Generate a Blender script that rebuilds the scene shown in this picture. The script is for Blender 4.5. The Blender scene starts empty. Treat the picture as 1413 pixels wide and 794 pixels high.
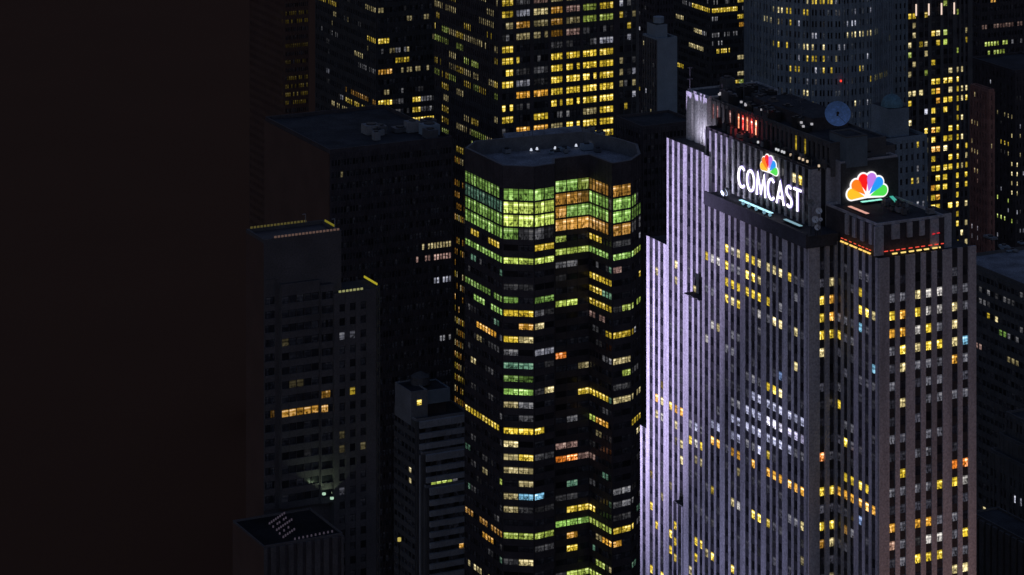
import bpy, bmesh, math, random
from mathutils import Vector, Matrix
from mathutils.bvhtree import BVHTree
R = math.radians
random.seed(7)
C = bpy.context.scene.collection

# ------------------------------------------------------------------ camera
F, CX, YH, HC = 4430.0, 706.5, -800.0, 420.0     # lens in photo pixels, centre column, horizon row, camera height (m)
sc = bpy.context.scene
cam_d = bpy.data.cameras.new('camera')
cam = bpy.data.objects.new('camera', cam_d); C.objects.link(cam)
cam.location = (0, 0, HC); cam.rotation_euler = (R(90), 0, 0)
cam_d.sensor_width = 36; cam_d.lens = 36 * F / 1413
cam_d.shift_y = -(397 - YH) / 1413
cam_d.clip_start = 1; cam_d.clip_end = 20000
sc.camera = cam

# ------------------------------------------------------------------ world, sun, exposure
w = bpy.data.worlds.new('World'); sc.world = w; w.use_nodes = True
nt = w.node_tree; bg = nt.nodes['Background']
sky = nt.nodes.new('ShaderNodeTexSky'); sky.sky_type = 'NISHITA'; sky.sun_disc = False
sky.sun_elevation = R(-2.0); sky.sun_rotation = R(200); sky.altitude = 100
tint = nt.nodes.new('ShaderNodeVectorMath'); tint.operation = 'MULTIPLY'; tint.inputs[1].default_value = (0.78, 1.0, 1.52)   # blue hour
nt.links.new(sky.outputs[0], tint.inputs[0]); nt.links.new(tint.outputs[0], bg.inputs[0]); bg.inputs[1].default_value = 0.64
sun_d = bpy.data.lights.new('sun', 'SUN'); sun_d.energy = 0.03; sun_d.angle = R(30); sun_d.color = (0.80, 0.82, 1.0)
sun = bpy.data.objects.new('sun', sun_d); C.objects.link(sun); sun.rotation_euler = (R(48), 0, R(12))
vs = sc.view_settings
vs.view_transform = 'Standard'; vs.look = 'None'; vs.gamma = 1; vs.exposure = 0; vs.use_curve_mapping = False
sc.cycles.max_bounces = 5

# ------------------------------------------------------------------ materials
MATS = {}
def mat(name, col, rough=0.8, metal=0.0, noise=0.25, scale=0.35, bump=0.0, spec=0.3, streak=0.0):
    if name in MATS: return MATS[name]
    m = bpy.data.materials.new(name); m.use_nodes = True; n = m.node_tree; b = n.nodes['Principled BSDF']
    tc = n.nodes.new('ShaderNodeTexCoord')
    nz = n.nodes.new('ShaderNodeTexNoise'); nz.inputs['Scale'].default_value = scale; nz.inputs['Detail'].default_value = 6
    if streak:                                     # weather stains run down the stone
        mp = n.nodes.new('ShaderNodeMapping'); mp.inputs['Scale'].default_value = (1, 1, streak)
        n.links.new(tc.outputs['Object'], mp.inputs['Vector']); n.links.new(mp.outputs[0], nz.inputs['Vector'])
    else: n.links.new(tc.outputs['Object'], nz.inputs['Vector'])
    fine = n.nodes.new('ShaderNodeTexNoise'); fine.inputs['Scale'].default_value = 2.2; fine.inputs['Detail'].default_value = 4
    n.links.new(tc.outputs['Object'], fine.inputs['Vector'])
    mul = n.nodes.new('ShaderNodeMath'); mul.operation = 'MULTIPLY'
    n.links.new(nz.outputs[0], mul.inputs[0]); n.links.new(fine.outputs[0], mul.inputs[1])
    mr = n.nodes.new('ShaderNodeMapRange'); mr.inputs[1].default_value = 0.12; mr.inputs[2].default_value = 0.38
    mr.inputs[3].default_value = 1 - noise; mr.inputs[4].default_value = 1 + noise
    n.links.new(mul.outputs[0], mr.inputs[0])
    mx = n.nodes.new('ShaderNodeVectorMath'); mx.operation = 'SCALE'; mx.inputs[0].default_value = col
    n.links.new(mr.outputs[0], mx.inputs['Scale'])
    n.links.new(mx.outputs[0], b.inputs['Base Color'])
    b.inputs['Roughness'].default_value = rough; b.inputs['Metallic'].default_value = metal
    b.inputs['Specular IOR Level'].default_value = spec
    if bump:
        bp = n.nodes.new('ShaderNodeBump'); bp.inputs['Strength'].default_value = bump; bp.inputs['Distance'].default_value = 0.2
        n.links.new(fine.outputs[0], bp.inputs['Height']); n.links.new(bp.outputs[0], b.inputs['Normal'])
    MATS[name] = m; return m

def emit(name, col, s=1.0):
    if name in MATS: return MATS[name]
    m = bpy.data.materials.new(name); m.use_nodes = True; b = m.node_tree.nodes['Principled BSDF']
    b.inputs['Base Color'].default_value = (0.02, 0.02, 0.02, 1)
    b.inputs['Emission Color'].default_value = (*col, 1); b.inputs['Emission Strength'].default_value = s
    MATS[name] = m; return m

def window_material():
    """Glass in front of a lit (or dark) room: room light, and reflections painted as glow, come from the colour stored on each window, broken up by panes,
    blinds and furniture."""
    m = bpy.data.materials.new('window_glass'); m.use_nodes = True; n = m.node_tree; L = n.links.new
    b = n.nodes['Principled BSDF']; b.inputs['Base Color'].default_value = (0.010, 0.011, 0.014, 1)
    b.inputs['Roughness'].default_value = 0.22; b.inputs['Specular IOR Level'].default_value = 0.35
    at = n.nodes.new('ShaderNodeVertexColor'); at.layer_name = 'PaneGlow'
    uv = n.nodes.new('ShaderNodeUVMap'); uv.uv_map = 'UVMap'
    sp = n.nodes.new('ShaderNodeSeparateXYZ'); L(uv.outputs[0], sp.inputs[0])
    def math_(op, a, b_=None, c=None):
        k = n.nodes.new('ShaderNodeMath'); k.operation = op
        for i, x in enumerate((a, b_, c)):
            if x is None: continue
            if isinstance(x, (int, float)): k.inputs[i].default_value = x
            else: L(x, k.inputs[i])
        return k.outputs[0]
    fu = math_('FRACT', sp.outputs[0]); fl = math_('FLOOR', sp.outputs[0])
    d = math_('ABSOLUTE', math_('SUBTRACT', fu, 0.5))
    mull = math_('MULTIPLY_ADD', math_('GREATER_THAN', d, 0.43), -0.75, 1.0)
    fv = math_('FRACT', sp.outputs[1])
    wn = n.nodes.new('ShaderNodeTexWhiteNoise'); wn.noise_dimensions = '2D'
    cb = n.nodes.new('ShaderNodeCombineXYZ'); L(fl, cb.inputs[0]); L(math_('FLOOR', sp.outputs[1]), cb.inputs[1])
    L(cb.outputs[0], wn.inputs['Vector'])
    wsep = n.nodes.new('ShaderNodeSeparateColor'); L(wn.outputs['Color'], wsep.inputs[0])
    pane = math_('MULTIPLY_ADD', wsep.outputs[0], 0.85, 0.40)
    # a blind drawn part of the way down
    bl = math_('MULTIPLY_ADD', math_('POWER', wsep.outputs[1], 2.0), -0.55, 0.98)
    blind = math_('MULTIPLY_ADD', math_('GREATER_THAN', fv, bl), -0.55, 1.0)
    # furniture, people, partitions and ceiling lights in the room
    nz = n.nodes.new('ShaderNodeTexNoise'); nz.inputs['Scale'].default_value = 2.3; nz.inputs['Detail'].default_value = 3
    nz.inputs['Distortion'].default_value = 0.6
    L(uv.outputs[0], nz.inputs['Vector'])
    mr = n.nodes.new('ShaderNodeMapRange'); mr.inputs[1].default_value = 0.40; mr.inputs[2].default_value = 0.56
    mr.inputs[3].default_value = 0.0; mr.inputs[4].default_value = 1.0; L(nz.outputs[0], mr.inputs[0])
    hgt = math_('MULTIPLY_ADD', wsep.outputs[2], 0.45, 0.20)            # desks and partitions stand in the lower part
    inlow = math_('LESS_THAN', fv, hgt)
    furn = math_('MULTIPLY_ADD', math_('MULTIPLY', inlow, math_('SUBTRACT', 1.0, mr.outputs[0])), -0.80, 1.0)
    wall = math_('MULTIPLY_ADD', mr.outputs[0], 0.40, 0.72)
    ceil = math_('MULTIPLY_ADD', math_('LESS_THAN', math_('ABSOLUTE', math_('SUBTRACT', fv, 0.76)), 0.06), 0.9, 1.0)
    rail = math_('MULTIPLY_ADD', math_('LESS_THAN', math_('ABSOLUTE', math_('SUBTRACT', fv, 0.5)), 0.04), -0.5, 1.0)
    t = math_('MULTIPLY', math_('MULTIPLY', mull, pane), math_('MULTIPLY', blind, wall))
    t = math_('MULTIPLY', math_('MULTIPLY', math_('MULTIPLY', t, furn), ceil), math_('MULTIPLY', rail, 1.15))
    wh = math_('MINIMUM', math_('MULTIPLY', math_('MAXIMUM', math_('SUBTRACT', t, 0.95), 0.0), 0.38), 0.45)   # bare lamps read whiter
    mixc = n.nodes.new('ShaderNodeMix'); mixc.data_type = 'RGBA'; L(wh, mixc.inputs[0]); L(at.outputs[0], mixc.inputs[6])
    lum = n.nodes.new('ShaderNodeVectorMath'); lum.operation = 'SCALE'; lum.inputs[0].default_value = (1.0, .92, .72)
    sc3 = n.nodes.new('ShaderNodeSeparateColor'); L(at.outputs[0], sc3.inputs[0]); L(math_('MAXIMUM', sc3.outputs[0], sc3.outputs[1]), lum.inputs['Scale'])
    L(lum.outputs[0], mixc.inputs[7])
    L(mixc.outputs[2], b.inputs['Emission Color']); L(t, b.inputs['Emission Strength'])
    m.cycles.emission_sampling = 'NONE'
    return m
GLASS = window_material()

LIME = mat('limestone', (0.34, 0.335, 0.35), 0.85, noise=0.45, scale=0.3, bump=0.3, streak=.12)
CONCL = mat('dimmed_concrete', (0.072, 0.066, 0.068), 0.9, noise=0.3, scale=0.12)  # darker base colour stands in for the dimming towards the left
LIMED = mat('weathered_limestone', (0.34, 0.325, 0.345), 0.85, noise=0.36, scale=0.25, bump=0.3, streak=.12)
ALUM = mat('cast_spandrel', (0.026, 0.026, 0.030), 0.6, noise=0.35)
DARK = mat('bronze_curtain_wall', (0.050, 0.050, 0.052), 0.5, noise=0.3, spec=0.25)
DARK2 = mat('black_granite', (0.052, 0.045, 0.050), 0.6, noise=0.3, spec=0.2)
PALE = mat('pale_balcony_concrete', (0.33, 0.33, 0.35), 0.85, noise=0.25, scale=0.2)
TARB = mat('black_roof_felt', (0.016, 0.016, 0.018), 0.95, noise=0.4, scale=0.1, spec=0.05)
TAR = mat('roof_tar', (0.045, 0.045, 0.050), 0.9, noise=0.45, scale=0.15, spec=0.1)
GRAVEL = mat('roof_gravel', (0.19, 0.20, 0.225), 0.9, noise=0.5, scale=0.2, spec=0.1)
CONC = mat('grey_concrete', (0.19, 0.19, 0.20), 0.85, noise=0.25, scale=0.15)
CONCD = mat('sooty_concrete', (0.085, 0.082, 0.085), 0.85, noise=0.3, scale=0.15)
STONEB = mat('blue_grey_stone', (0.165, 0.20, 0.235), 0.85, noise=0.28, scale=0.15)
PANEL = mat('pale_metal_panel', (0.19, 0.23, 0.27), 0.6, noise=0.15, scale=0.3)
BRICK = mat('red_brick', (0.27, 0.135, 0.11), 0.9, noise=0.35, scale=0.3)
BROWN = mat('fade_brown', (0.100, 0.062, 0.050), 0.9, noise=0.12, scale=0.1, spec=0.05)  # fade to dark at the left, put into the wall colour
STEEL = mat('painted_steel', (0.10, 0.10, 0.11), 0.5, 0.3, noise=0.2, scale=1)
STEELD = mat('dark_steel', (0.03, 0.03, 0.033), 0.5, 0.3, noise=0.2, scale=1)
DISHM = mat('dish_white', (0.62, 0.66, 0.72), 0.5, noise=0.12, scale=0.8)

COL = dict(Y=(1.0, .70, .05), P=(.95, .78, .36), A=(.98, .47, .05), O=(1.0, .27, .03), G=(.33, .62, .12), H=(.62, .80, .13),
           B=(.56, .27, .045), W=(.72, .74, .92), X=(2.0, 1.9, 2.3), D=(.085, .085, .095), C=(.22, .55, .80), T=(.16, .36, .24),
           R=(1.0, .05, .05), K=(.50, .30, .26))

# ------------------------------------------------------------------ mesh helpers
class MB:
    def __init__(s): s.v = []; s.f = []; s.m = []
    def face(s, pts, m=0):
        i = len(s.v); s.v += [tuple(p) for p in pts]; s.f.append(tuple(range(i, i + len(pts)))); s.m.append(m)
    def hexa(s, b, t, m=0):                       # b, t: four bottom and four top corners, counter-clockwise seen from above
        i = len(s.v); s.v += [tuple(p) for p in b] + [tuple(p) for p in t]
        for q in ((3, 2, 1, 0), (4, 5, 6, 7), (0, 1, 5, 4), (1, 2, 6, 5), (2, 3, 7, 6), (3, 0, 4, 7)):
            s.f.append(tuple(i + k for k in q)); s.m.append(m)
    def box(s, x0, x1, y0, y1, z0, z1, m=0):
        s.hexa([(x0, y0, z0), (x1, y0, z0), (x1, y1, z0), (x0, y1, z0)], [(x0, y0, z1), (x1, y0, z1), (x1, y1, z1), (x0, y1, z1)], m)
    def ebox(s, p0, d, n, a0, a1, t0, t1, z0, z1, m=0):      # box along a wall edge
        q = [p0 + d * a0 + n * t1, p0 + d * a1 + n * t1, p0 + d * a1 + n * t0, p0 + d * a0 + n * t0]
        s.hexa([(k.x, k.y, z0) for k in q], [(k.x, k.y, z1) for k in q], m)
    def prism(s, poly, z0, z1, m=0, top=True):
        n = len(poly)
        for k in range(n):
            a, b = poly[k], poly[(k + 1) % n]
            s.face([(a[0], a[1], z0), (b[0], b[1], z0), (b[0], b[1], z1), (a[0], a[1], z1)], m)
        if top: s.face([(p[0], p[1], z1) for p in poly], m)
    def tube(s, a, b, r, m=0, n=8, r2=None):
        a, b = Vector(a), Vector(b); d = (b - a).normalized(); r2 = r if r2 is None else r2
        u = d.orthogonal().normalized(); v = d.cross(u)
        A = [a + (u * math.cos(t) + v * math.sin(t)) * r for t in [2 * math.pi * k / n for k in range(n)]]
        B = [b + (u * math.cos(t) + v * math.sin(t)) * r2 for t in [2 * math.pi * k / n for k in range(n)]]
        for k in range(n): s.face([A[k], A[(k + 1) % n], B[(k + 1) % n], B[k]], m)
        s.face(A[::-1], m); s.face(B, m)
    def build(s, name, mats, parent=None):
        me = bpy.data.meshes.new(name); me.from_pydata(s.v, [], s.f)
        for x in (mats if isinstance(mats, (list, tuple)) else [mats]): me.materials.append(x)
        if any(s.m): me.polygons.foreach_set('material_index', s.m)
        me.update()
        o = bpy.data.objects.new(name, me); C.objects.link(o)
        if parent: o.parent = parent
        return o

def tag(o, label=None, cat=None, group=None, kind=None):
    if label: o['label'] = label
    if cat: o['category'] = cat
    if group: o['group'] = group
    if kind: o['kind'] = kind
    return o
def empty(name, loc, rz=0, label=None, cat=None, group=None):
    o = bpy.data.objects.new(name, None); C.objects.link(o); o.location = loc; o.rotation_euler = (0, 0, rz)
    o.empty_display_size = 2
    return tag(o, label, cat, group)

TH = math.atan2(1, 2)                              # the street grid, turned 26.6 degrees to the view
eA = Vector((math.cos(TH), math.sin(TH))); eB = Vector((-math.sin(TH), math.cos(TH)))
CORES = []                                          # (polys in world space) for the line-of-sight test
BUILDINGS = []

class Building:
    """One tower. Local frame: x runs back to the right, y back to the left, near corner at the origin."""
    def __init__(s, name, label, cpx, Y, cat='building', group=None):
        s.X = (cpx - CX) * Y / F; s.Y = Y
        s.root = empty(name, (s.X, Y, 0), TH, label, cat, group)
        s.wall = MB(); s.roofm = MB(); s.win = []; s.mats = []; s.par = MB(); s.extra = []
        BUILDINGS.append(s)
    def mi(s, m):
        if m not in s.mats: s.mats.append(m)
        return s.mats.index(m)
    # pixel <-> local
    def wxy(s, a, b): return s.X + eA.x * a + eB.x * b, s.Y + eA.y * a + eB.y * b
    def a_at(s, px, b=0.0):
        q = (px - CX) / F; x0, y0 = s.wxy(0, b); return (q * y0 - x0) / (eA.x - q * eA.y)
    def b_at(s, px, a=0.0):
        q = (px - CX) / F; x0, y0 = s.wxy(a, 0); return (q * y0 - x0) / (eB.x - q * eB.y)
    def z_at(s, py, a=0.0, b=0.0): return HC - (py - YH) * s.wxy(a, b)[1] / F
    def ab_z(s, px, py, z):                         # the local point seen at (px, py) on the level z
        y = F * (HC - z) / (py - YH); x = (px - CX) * y / F
        d = Vector((x - s.X, y - s.Y)); return Vector((d.dot(eA), d.dot(eB)))
    def pix(s, a, b, z):
        x, y = s.wxy(a, b); return CX + F * x / y, YH + F * (HC - z) / y
    # solids
    def block(s, poly, z0, z1, m, roof=None, parapet=0.0, pm=None, lift=True):
        poly = [Vector(p) for p in poly]
        s.wall.prism(poly, z0, z1, s.mi(m), top=False)
        rm_ = MB(); rm_.face([(p.x, p.y, z1) for p in poly]); rm_.build('roof', roof or TAR, s.root)
        W = [s.wxy(p.x, p.y) for p in poly]
        CORES.append(([(x, y, z0) for x, y in W], [(x, y, z1) for x, y in W]))
        if parapet:
            n = len(poly); pr_ = MB()
            for k in range(n):
                p, q = poly[k], poly[(k + 1) % n]; d = (q - p); L = d.length
                if L < 0.5: continue
                d /= L; nn = Vector((d.y, -d.x))
                pr_.ebox(p, d, nn, 0.0, L - 0.35, -0.35, 0.004, z1 - 0.02, z1 + parapet)
            pr_.build('parapet', pm or m, s.root)
    def facade(s, p0, p1, z0, z1, rows, cols, lit, pier_t=.5, span_t=.25, pm=None, sm=None, panes=1, face=''):
        """Windows between piers and spandrels on the wall p0 -> p1 (left to right as seen). rows: (z centre, height, floor index)."""
        p0, p1 = Vector(p0), Vector(p1); d = p1 - p0; L = d.length; d /= L; n = Vector((d.y, -d.x))
        pm, sm = s.mi(pm or DARK), s.mi(sm or pm or DARK)
        cols = [c for c in cols if c[0] - c[1] / 2 > 0.02 and c[0] + c[1] / 2 < L - 0.02]
        e = 0.0
        for c, wd in sorted(cols) + [(L, 0)]:
            a1 = c - wd / 2
            if a1 - e > 0.02: s.wall.ebox(p0, d, n, e, a1, -0.01, pier_t, z0, z1, pm)
            e = c + wd / 2
        if not cols: return
        rows = sorted(rows, key=lambda r: r[0])
        e = z0
        for zc, h, k in rows + [(z1 - 0.04, 0, None)]:
            if zc - h / 2 - e > 0.03:
                for c, wd in cols: s.wall.ebox(p0, d, n, c - wd / 2, c + wd / 2, -0.01, span_t, e, zc - h / 2, sm)
            e = zc + h / 2
        for zc, h, k in rows:
            for j, (c, wd) in enumerate(sorted(cols)):
                m_ = p0 + d * c
                px, py = s.pix(m_.x, m_.y, zc)
                if px < -60 or px > 1480 or py > 850 or py < -60: continue
                col = lit(k, px, py, face, j)
                a, b = p0 + d * (c - wd / 2) + n * 0.03, p0 + d * (c + wd / 2) + n * 0.03
                lo, hi = zc - h / 2, zc + h / 2
                np_ = panes if isinstance(panes, int) else max(1, round(wd / panes))
                s.win.append(dict(q=[(a.x, a.y, lo), (b.x, b.y, lo), (b.x, b.y, hi), (a.x, a.y, hi)], col=col, n=np_,
                                  c=Vector((m_.x + n.x * .8, m_.y + n.y * .8, zc)), area=wd * h * abs(n.dot(Vector((0, 1)))) + .01))
    def finish(s, bvh, limit=100):
        if s.wall.f: s.wall.build('wall', s.mats, s.root)
        keep = []
        for q in s.win:
            wx, wy = s.wxy(q['c'].x, q['c'].y); t = Vector((wx, wy, q['c'].z)); vis = 0; seen = False
            for dx in (0, -45, 45):
                o = Vector((dx, 0, HC)); dv = t - o; D = dv.length
                h = bvh.ray_cast(o, dv / D, D - 0.3)
                if h[0] is None:
                    vis = 1
                    if dx == 0: seen = True
                    break
            if not vis: continue
            px, py = CX + F * t.x / t.y, YH + F * (HC - t.z) / t.y
            inside = 0 < px < 1413 and 0 < py < 794
            q['rank'] = (1 if seen and inside else 0, min(1, sum(q['col']) / .5) + q['area'] / 12)
            keep.append(q)
        keep.sort(key=lambda q: q['rank'], reverse=True)
        def make(name, qs):
            me = bpy.data.meshes.new(name); V = []; Fs = []
            for q in qs: i = len(V); V += q['q']; Fs.append((i, i + 1, i + 2, i + 3))
            me.from_pydata(V, [], Fs); me.materials.append(GLASS)
            me.uv_layers.new(name='UVMap'); me.color_attributes.new('PaneGlow', 'FLOAT_COLOR', 'CORNER')
            uvl = me.uv_layers['UVMap']; ca = me.color_attributes['PaneGlow']
            for f, q in enumerate(qs):
                u0, v0 = random.randrange(400), random.randrange(400)
                for k, (uu, vv) in enumerate(((0, .002), (1, .002), (1, .998), (0, .998))):
                    uvl.data[f * 4 + k].uv = (u0 + uu * q['n'], v0 + vv); ca.data[f * 4 + k].color = (*q['col'], 1)
            o = bpy.data.objects.new(name, me); C.objects.link(o); o.parent = s.root; return o
        for q in keep[:limit]: make('window', [q])
        if keep[limit:]: tag(make('windows', keep[limit:]), kind='stuff')

def even(L, n, frac, m0=0.0, m1=0.0):
    st = (L - m0 - m1) / n; return [(m0 + st * (k + .5), st * frac) for k in range(n)]
def bays(L, nb, per, sp, wd, rev=False):
    st = L / nb; out = []
    for k in range(nb):
        for j in range(per): out.append((st * (k + .5) + (j - (per - 1) / 2) * sp, wd))
    return out
def dim(c, f): return tuple(x * f for x in c)
OFF = (0.0, 0.0, 0.0)
def dark(r=random):
    v = r.random(); return (0.0035 * v, 0.004 * v, 0.0065 * v)  # unlit panes carry a trace of ambient light as emission
def patches(spec, rest=None):
    """spec: {floor: [(px0, px1, colour key, strength[, chance])]}"""
    def f(k, px, py, face, j):
        for p in spec.get(k, ()):
            if p[2] == 'D' and random.random() < .35: continue
            if p[0] <= px <= p[1] and random.random() < (p[4] if len(p) > 4 else 1.0):
                return dim(COL[p[2]], p[3] * (random.uniform(.8, 1.15) if p[2] != 'D' else random.uniform(.15, 1.5)))
        return rest(k, px, py, face, j) if rest else dark()
    return f
def chance(p, keys, lo=.4, hi=1.0, run=3, faces=None):
    memo = {}
    def f(k, px, py, face, j):
        pr = p if faces is None else faces.get(face, p)
        key = (face, k, j // run)
        if key not in memo:
            rk = ('row', face, k)
            if rk not in memo: memo[rk] = random.uniform(.25, 1.75)
            memo[key] = (random.random() < pr * memo[rk], random.choice(keys), random.uniform(lo, hi))
        on, c, s_ = memo[key]
        if on and random.random() < .88: return dim(COL[c], s_ * random.uniform(.7, 1.1))
        return dark()
    return f
def rows_from(b, y0, pitch_px, h_frac, a=0.0, bb=0.0, k0=0, k1=60, zmin=0):
    """floors: row k0=0 is centred on pixel row y0 at the local point (a, bb)."""
    Yl = b.wxy(a, bb)[1]; fl = pitch_px * Yl / F; z0 = b.z_at(y0, a, bb)
    return [(z0 - k * fl, fl * h_frac, k) for k in range(k0, k1) if z0 - k * fl - fl > max(zmin, 4)]

# ================================================================== the ground
gm = mat('night_asphalt', (0.115, 0.053, 0.030), 0.95, noise=0.05, scale=0.01, spec=0.02)
g = MB(); g.face([(-5000, -500, 0), (5000, -500, 0), (5000, 9000, 0), (-5000, 9000, 0)])
tag(g.build('ground', gm), 'dark city ground between the towers', None, None, 'structure')

# ================================================================== the limestone slab tower
rk = Building('slab_tower', 'tall limestone slab tower with lit pale ribs, a glowing sign and a coloured fan emblem', 1212, 690)
aW = rk.a_at(1346); bR = rk.b_at(1153); aC = rk.a_at(1114, bR)
P38 = 24.3 * rk.wxy(10, 0)[1] / F
zrow0 = rk.z_at(430.9, rk.a_at(1265.6), 0) + 4 * P38            # the row at y 431 is floor 4
rk_rows = [(zrow0 - k * P38, P38 * .50, k) for k in range(-3, 40) if zrow0 - k * P38 > 60]

LITPX = []
def add_lit(ox, oy, s, txt):
    for t in txt.split(';'):
        t = t.strip()
        if not t: continue
        x, y, c = t.split(','); LITPX.append((ox + float(x) / s, oy + float(y) / s, c))
add_lit(880, 330, 4.672, '238,122,P;118,180,P;190,215,P;238,225,P;463,120,Y;503,125,w;593,70,Y;633,75,w;673,105,P;727,120,Y;766,130,Y;807,155,P;860,175,P;903,195,P;943,215,P;1000,240,Y;593,180,Y;633,195,d;673,215,Y;727,235,Y;766,243,Y;807,270,P;593,270,Y;633,290,Y;673,308,Y;727,345,Y;766,365,Y;807,382,Y;860,393,Y;593,380,Y;633,398,P;673,418,Y;943,430,d;807,480,w;860,500,d;903,528,P;943,543,P;1040,585,P;1085,608,P;465,590,w;503,605,P;543,632,Y;597,655,d;635,680,d;677,700,d;363,285,P;465,335,d;1040,370,d;1085,390,d')
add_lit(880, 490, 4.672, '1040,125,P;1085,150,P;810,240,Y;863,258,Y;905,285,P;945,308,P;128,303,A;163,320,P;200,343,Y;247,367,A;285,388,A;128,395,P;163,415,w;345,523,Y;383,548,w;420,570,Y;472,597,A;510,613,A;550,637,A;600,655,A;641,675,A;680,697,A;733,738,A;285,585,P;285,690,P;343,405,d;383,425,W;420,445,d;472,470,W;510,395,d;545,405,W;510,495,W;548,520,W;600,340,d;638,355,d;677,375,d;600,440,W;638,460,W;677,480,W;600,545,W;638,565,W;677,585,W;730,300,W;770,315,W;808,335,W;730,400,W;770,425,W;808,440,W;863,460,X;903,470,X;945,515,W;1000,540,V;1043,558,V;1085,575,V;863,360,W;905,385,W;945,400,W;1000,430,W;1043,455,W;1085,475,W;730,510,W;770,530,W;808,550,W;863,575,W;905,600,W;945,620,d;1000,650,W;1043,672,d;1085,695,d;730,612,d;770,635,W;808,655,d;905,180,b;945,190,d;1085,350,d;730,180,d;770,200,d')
add_lit(880, 640, 5.156, '955,112,A;1000,135,A;1047,158,A;1107,192,A;1153,217,A;1202,247,A;665,300,P;708,325,w;810,380,Y;855,405,Y;900,430,Y;1155,455,P;1202,485,P;1107,445,d;93,258,Y;148,388,Y;250,480,Y;250,593,Y;428,588,Y;470,608,Y;525,640,Y;428,700,Y;667,725,Y;755,780,P;95,700,Y;187,760,Y;960,490,d;1005,515,d')
add_lit(1110, 320, 4.672, '107,455,Y;170,445,A;170,325,P;107,565,Y;170,553,A;225,545,d;107,662,Y;168,655,Y;225,655,Y;107,770,P;370,385,Y;370,495,Y;413,530,Y;457,550,P;372,285,d;370,625,c;312,705,d;267,560,d;562,560,Y;632,548,A;562,660,A;630,660,A;630,760,Y;727,405,P;797,395,w;868,383,w;727,520,Y;797,505,w;868,495,w;727,632,w;797,625,Y;868,608,d;727,745,P;797,738,Y;868,725,Y;965,590,P;965,485,P;965,703,P;1020,695,c;1033,355,d;562,430,d;632,420,d;965,365,d;1033,465,d;562,770,d')
add_lit(1110, 480, 4.672, '107,200,Y;170,190,Y;225,415,Y;267,447,d;310,470,d;225,645,Y;267,660,Y;107,755,O;172,750,O;457,140,c;370,380,c;630,130,P;630,310,P;562,30,w;727,10,P;797,5,Y;960,90,A;627,765,Y;1030,775,O;958,785,O;562,765,w;727,100,d;797,90,d;868,85,d;727,280,d;797,260,d;868,250,d;868,360,d;797,375,d;727,395,d;868,590,d;797,600,d;727,620,d;727,720,d;797,715,d;562,300,d;965,340,d;1030,320,d;562,645,d;632,640,d;225,205,d;225,310,d;457,285,d;1033,60,d')
add_lit(1110, 630, 4.84, '112,290,Y;178,275,Y;233,288,A;278,305,A;322,330,A;384,362,A;428,390,A;475,415,A;278,185,Y;322,208,Y;384,235,Y;428,270,Y;475,300,d;112,520,Y;178,500,Y;178,625,P;112,640,d;580,297,Y;655,285,Y;580,430,A;655,413,A;750,395,A;825,382,A;897,365,A;897,238,Y;995,220,Y;1067,210,w;990,105,O;1067,90,O;995,348,d;1067,333,P;1067,548,Y;753,630,Y;753,730,Y;825,715,Y;897,700,Y;825,600,w;897,585,w;995,555,d;750,260,d;825,245,d;995,780,P;1067,770,P;580,190,d;655,180,d;750,160,d;825,152,K;580,640,K;655,625,d;325,460,d;384,485,b;15,500,P;15,275,P;580,530,d;655,500,d;825,490,d;897,450,d;995,660,d;1067,650,d;655,740,d')
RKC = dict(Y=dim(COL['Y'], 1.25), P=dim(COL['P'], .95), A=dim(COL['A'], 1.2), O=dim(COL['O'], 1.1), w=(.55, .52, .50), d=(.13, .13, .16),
           W=(.50, .52, .76), V=(.75, .7, 1.05), X=(2.6, 2.5, 3.2), c=(.25, .6, .85), b=(.16, .25, .5), K=(.5, .28, .2))  # W, V, X: pale reflections in the panes, painted as glow
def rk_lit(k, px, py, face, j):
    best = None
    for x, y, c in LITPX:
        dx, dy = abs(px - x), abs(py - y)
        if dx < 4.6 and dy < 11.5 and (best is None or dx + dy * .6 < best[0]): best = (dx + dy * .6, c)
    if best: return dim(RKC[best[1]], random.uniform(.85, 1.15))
    r = random.random()
    if face == 'roofward': return dark()
    if k > 13 and r < .05 + .007 * (k - 13): return dim(COL[random.choice('PAYD')], random.uniform(.15, .55))
    if r < .40: return dim((.045, .045, .062), random.uniform(.3, 1.3))  # grey-blue ambient on unlit panes, painted as a faint glow
    return dim((.006, .006, .010), random.random())

bC = rk.b_at(970, aC)                                          # end of the main wall plane
aT = aC + 5.0                                                  # the wall that carries the letters, behind the terrace
aB = aC + 4.2
b921, b893, b888 = rk.b_at(921, aB), rk.b_at(893, aB), rk.b_at(888, aB)
bB0 = rk.b_at(972, aB)
aD = aC + 1.6
bD1 = rk.b_at(944, aD); bD2 = rk.b_at(924.5, aD)
zPier = rk.z_at(314, aC, rk.b_at(1050, aC)); zDeck = zPier + 2.6
zBay = rk.z_at(357, 0, 0)
zB = rk.z_at(190, aB, b921); zA = rk.z_at(325, aB, b893); zA2 = rk.z_at(590, aB, b888)
zD = rk.z_at(404, aD, bD1); zD2 = rk.z_at(692, aD, bD2)
zT = rk.z_at(178, aT, rk.b_at(975, aT))
W_, SP = 1.58, 2.62
def nface(a, bfar, bnear, z1, nb, face, z0=40, per=3, wd=W_, sp=SP, pt=.2, rows=None, pm=LIME):
    L = bfar - bnear
    rk.facade((a, bfar), (a, bnear), z0, z1, [r for r in (rows or rk_rows) if r[0] + r[1] / 2 < z1 - 1], bays(L, nb, per, sp, wd), rk_lit,
              pt, .06, pm, ALUM, 1, face)
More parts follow.
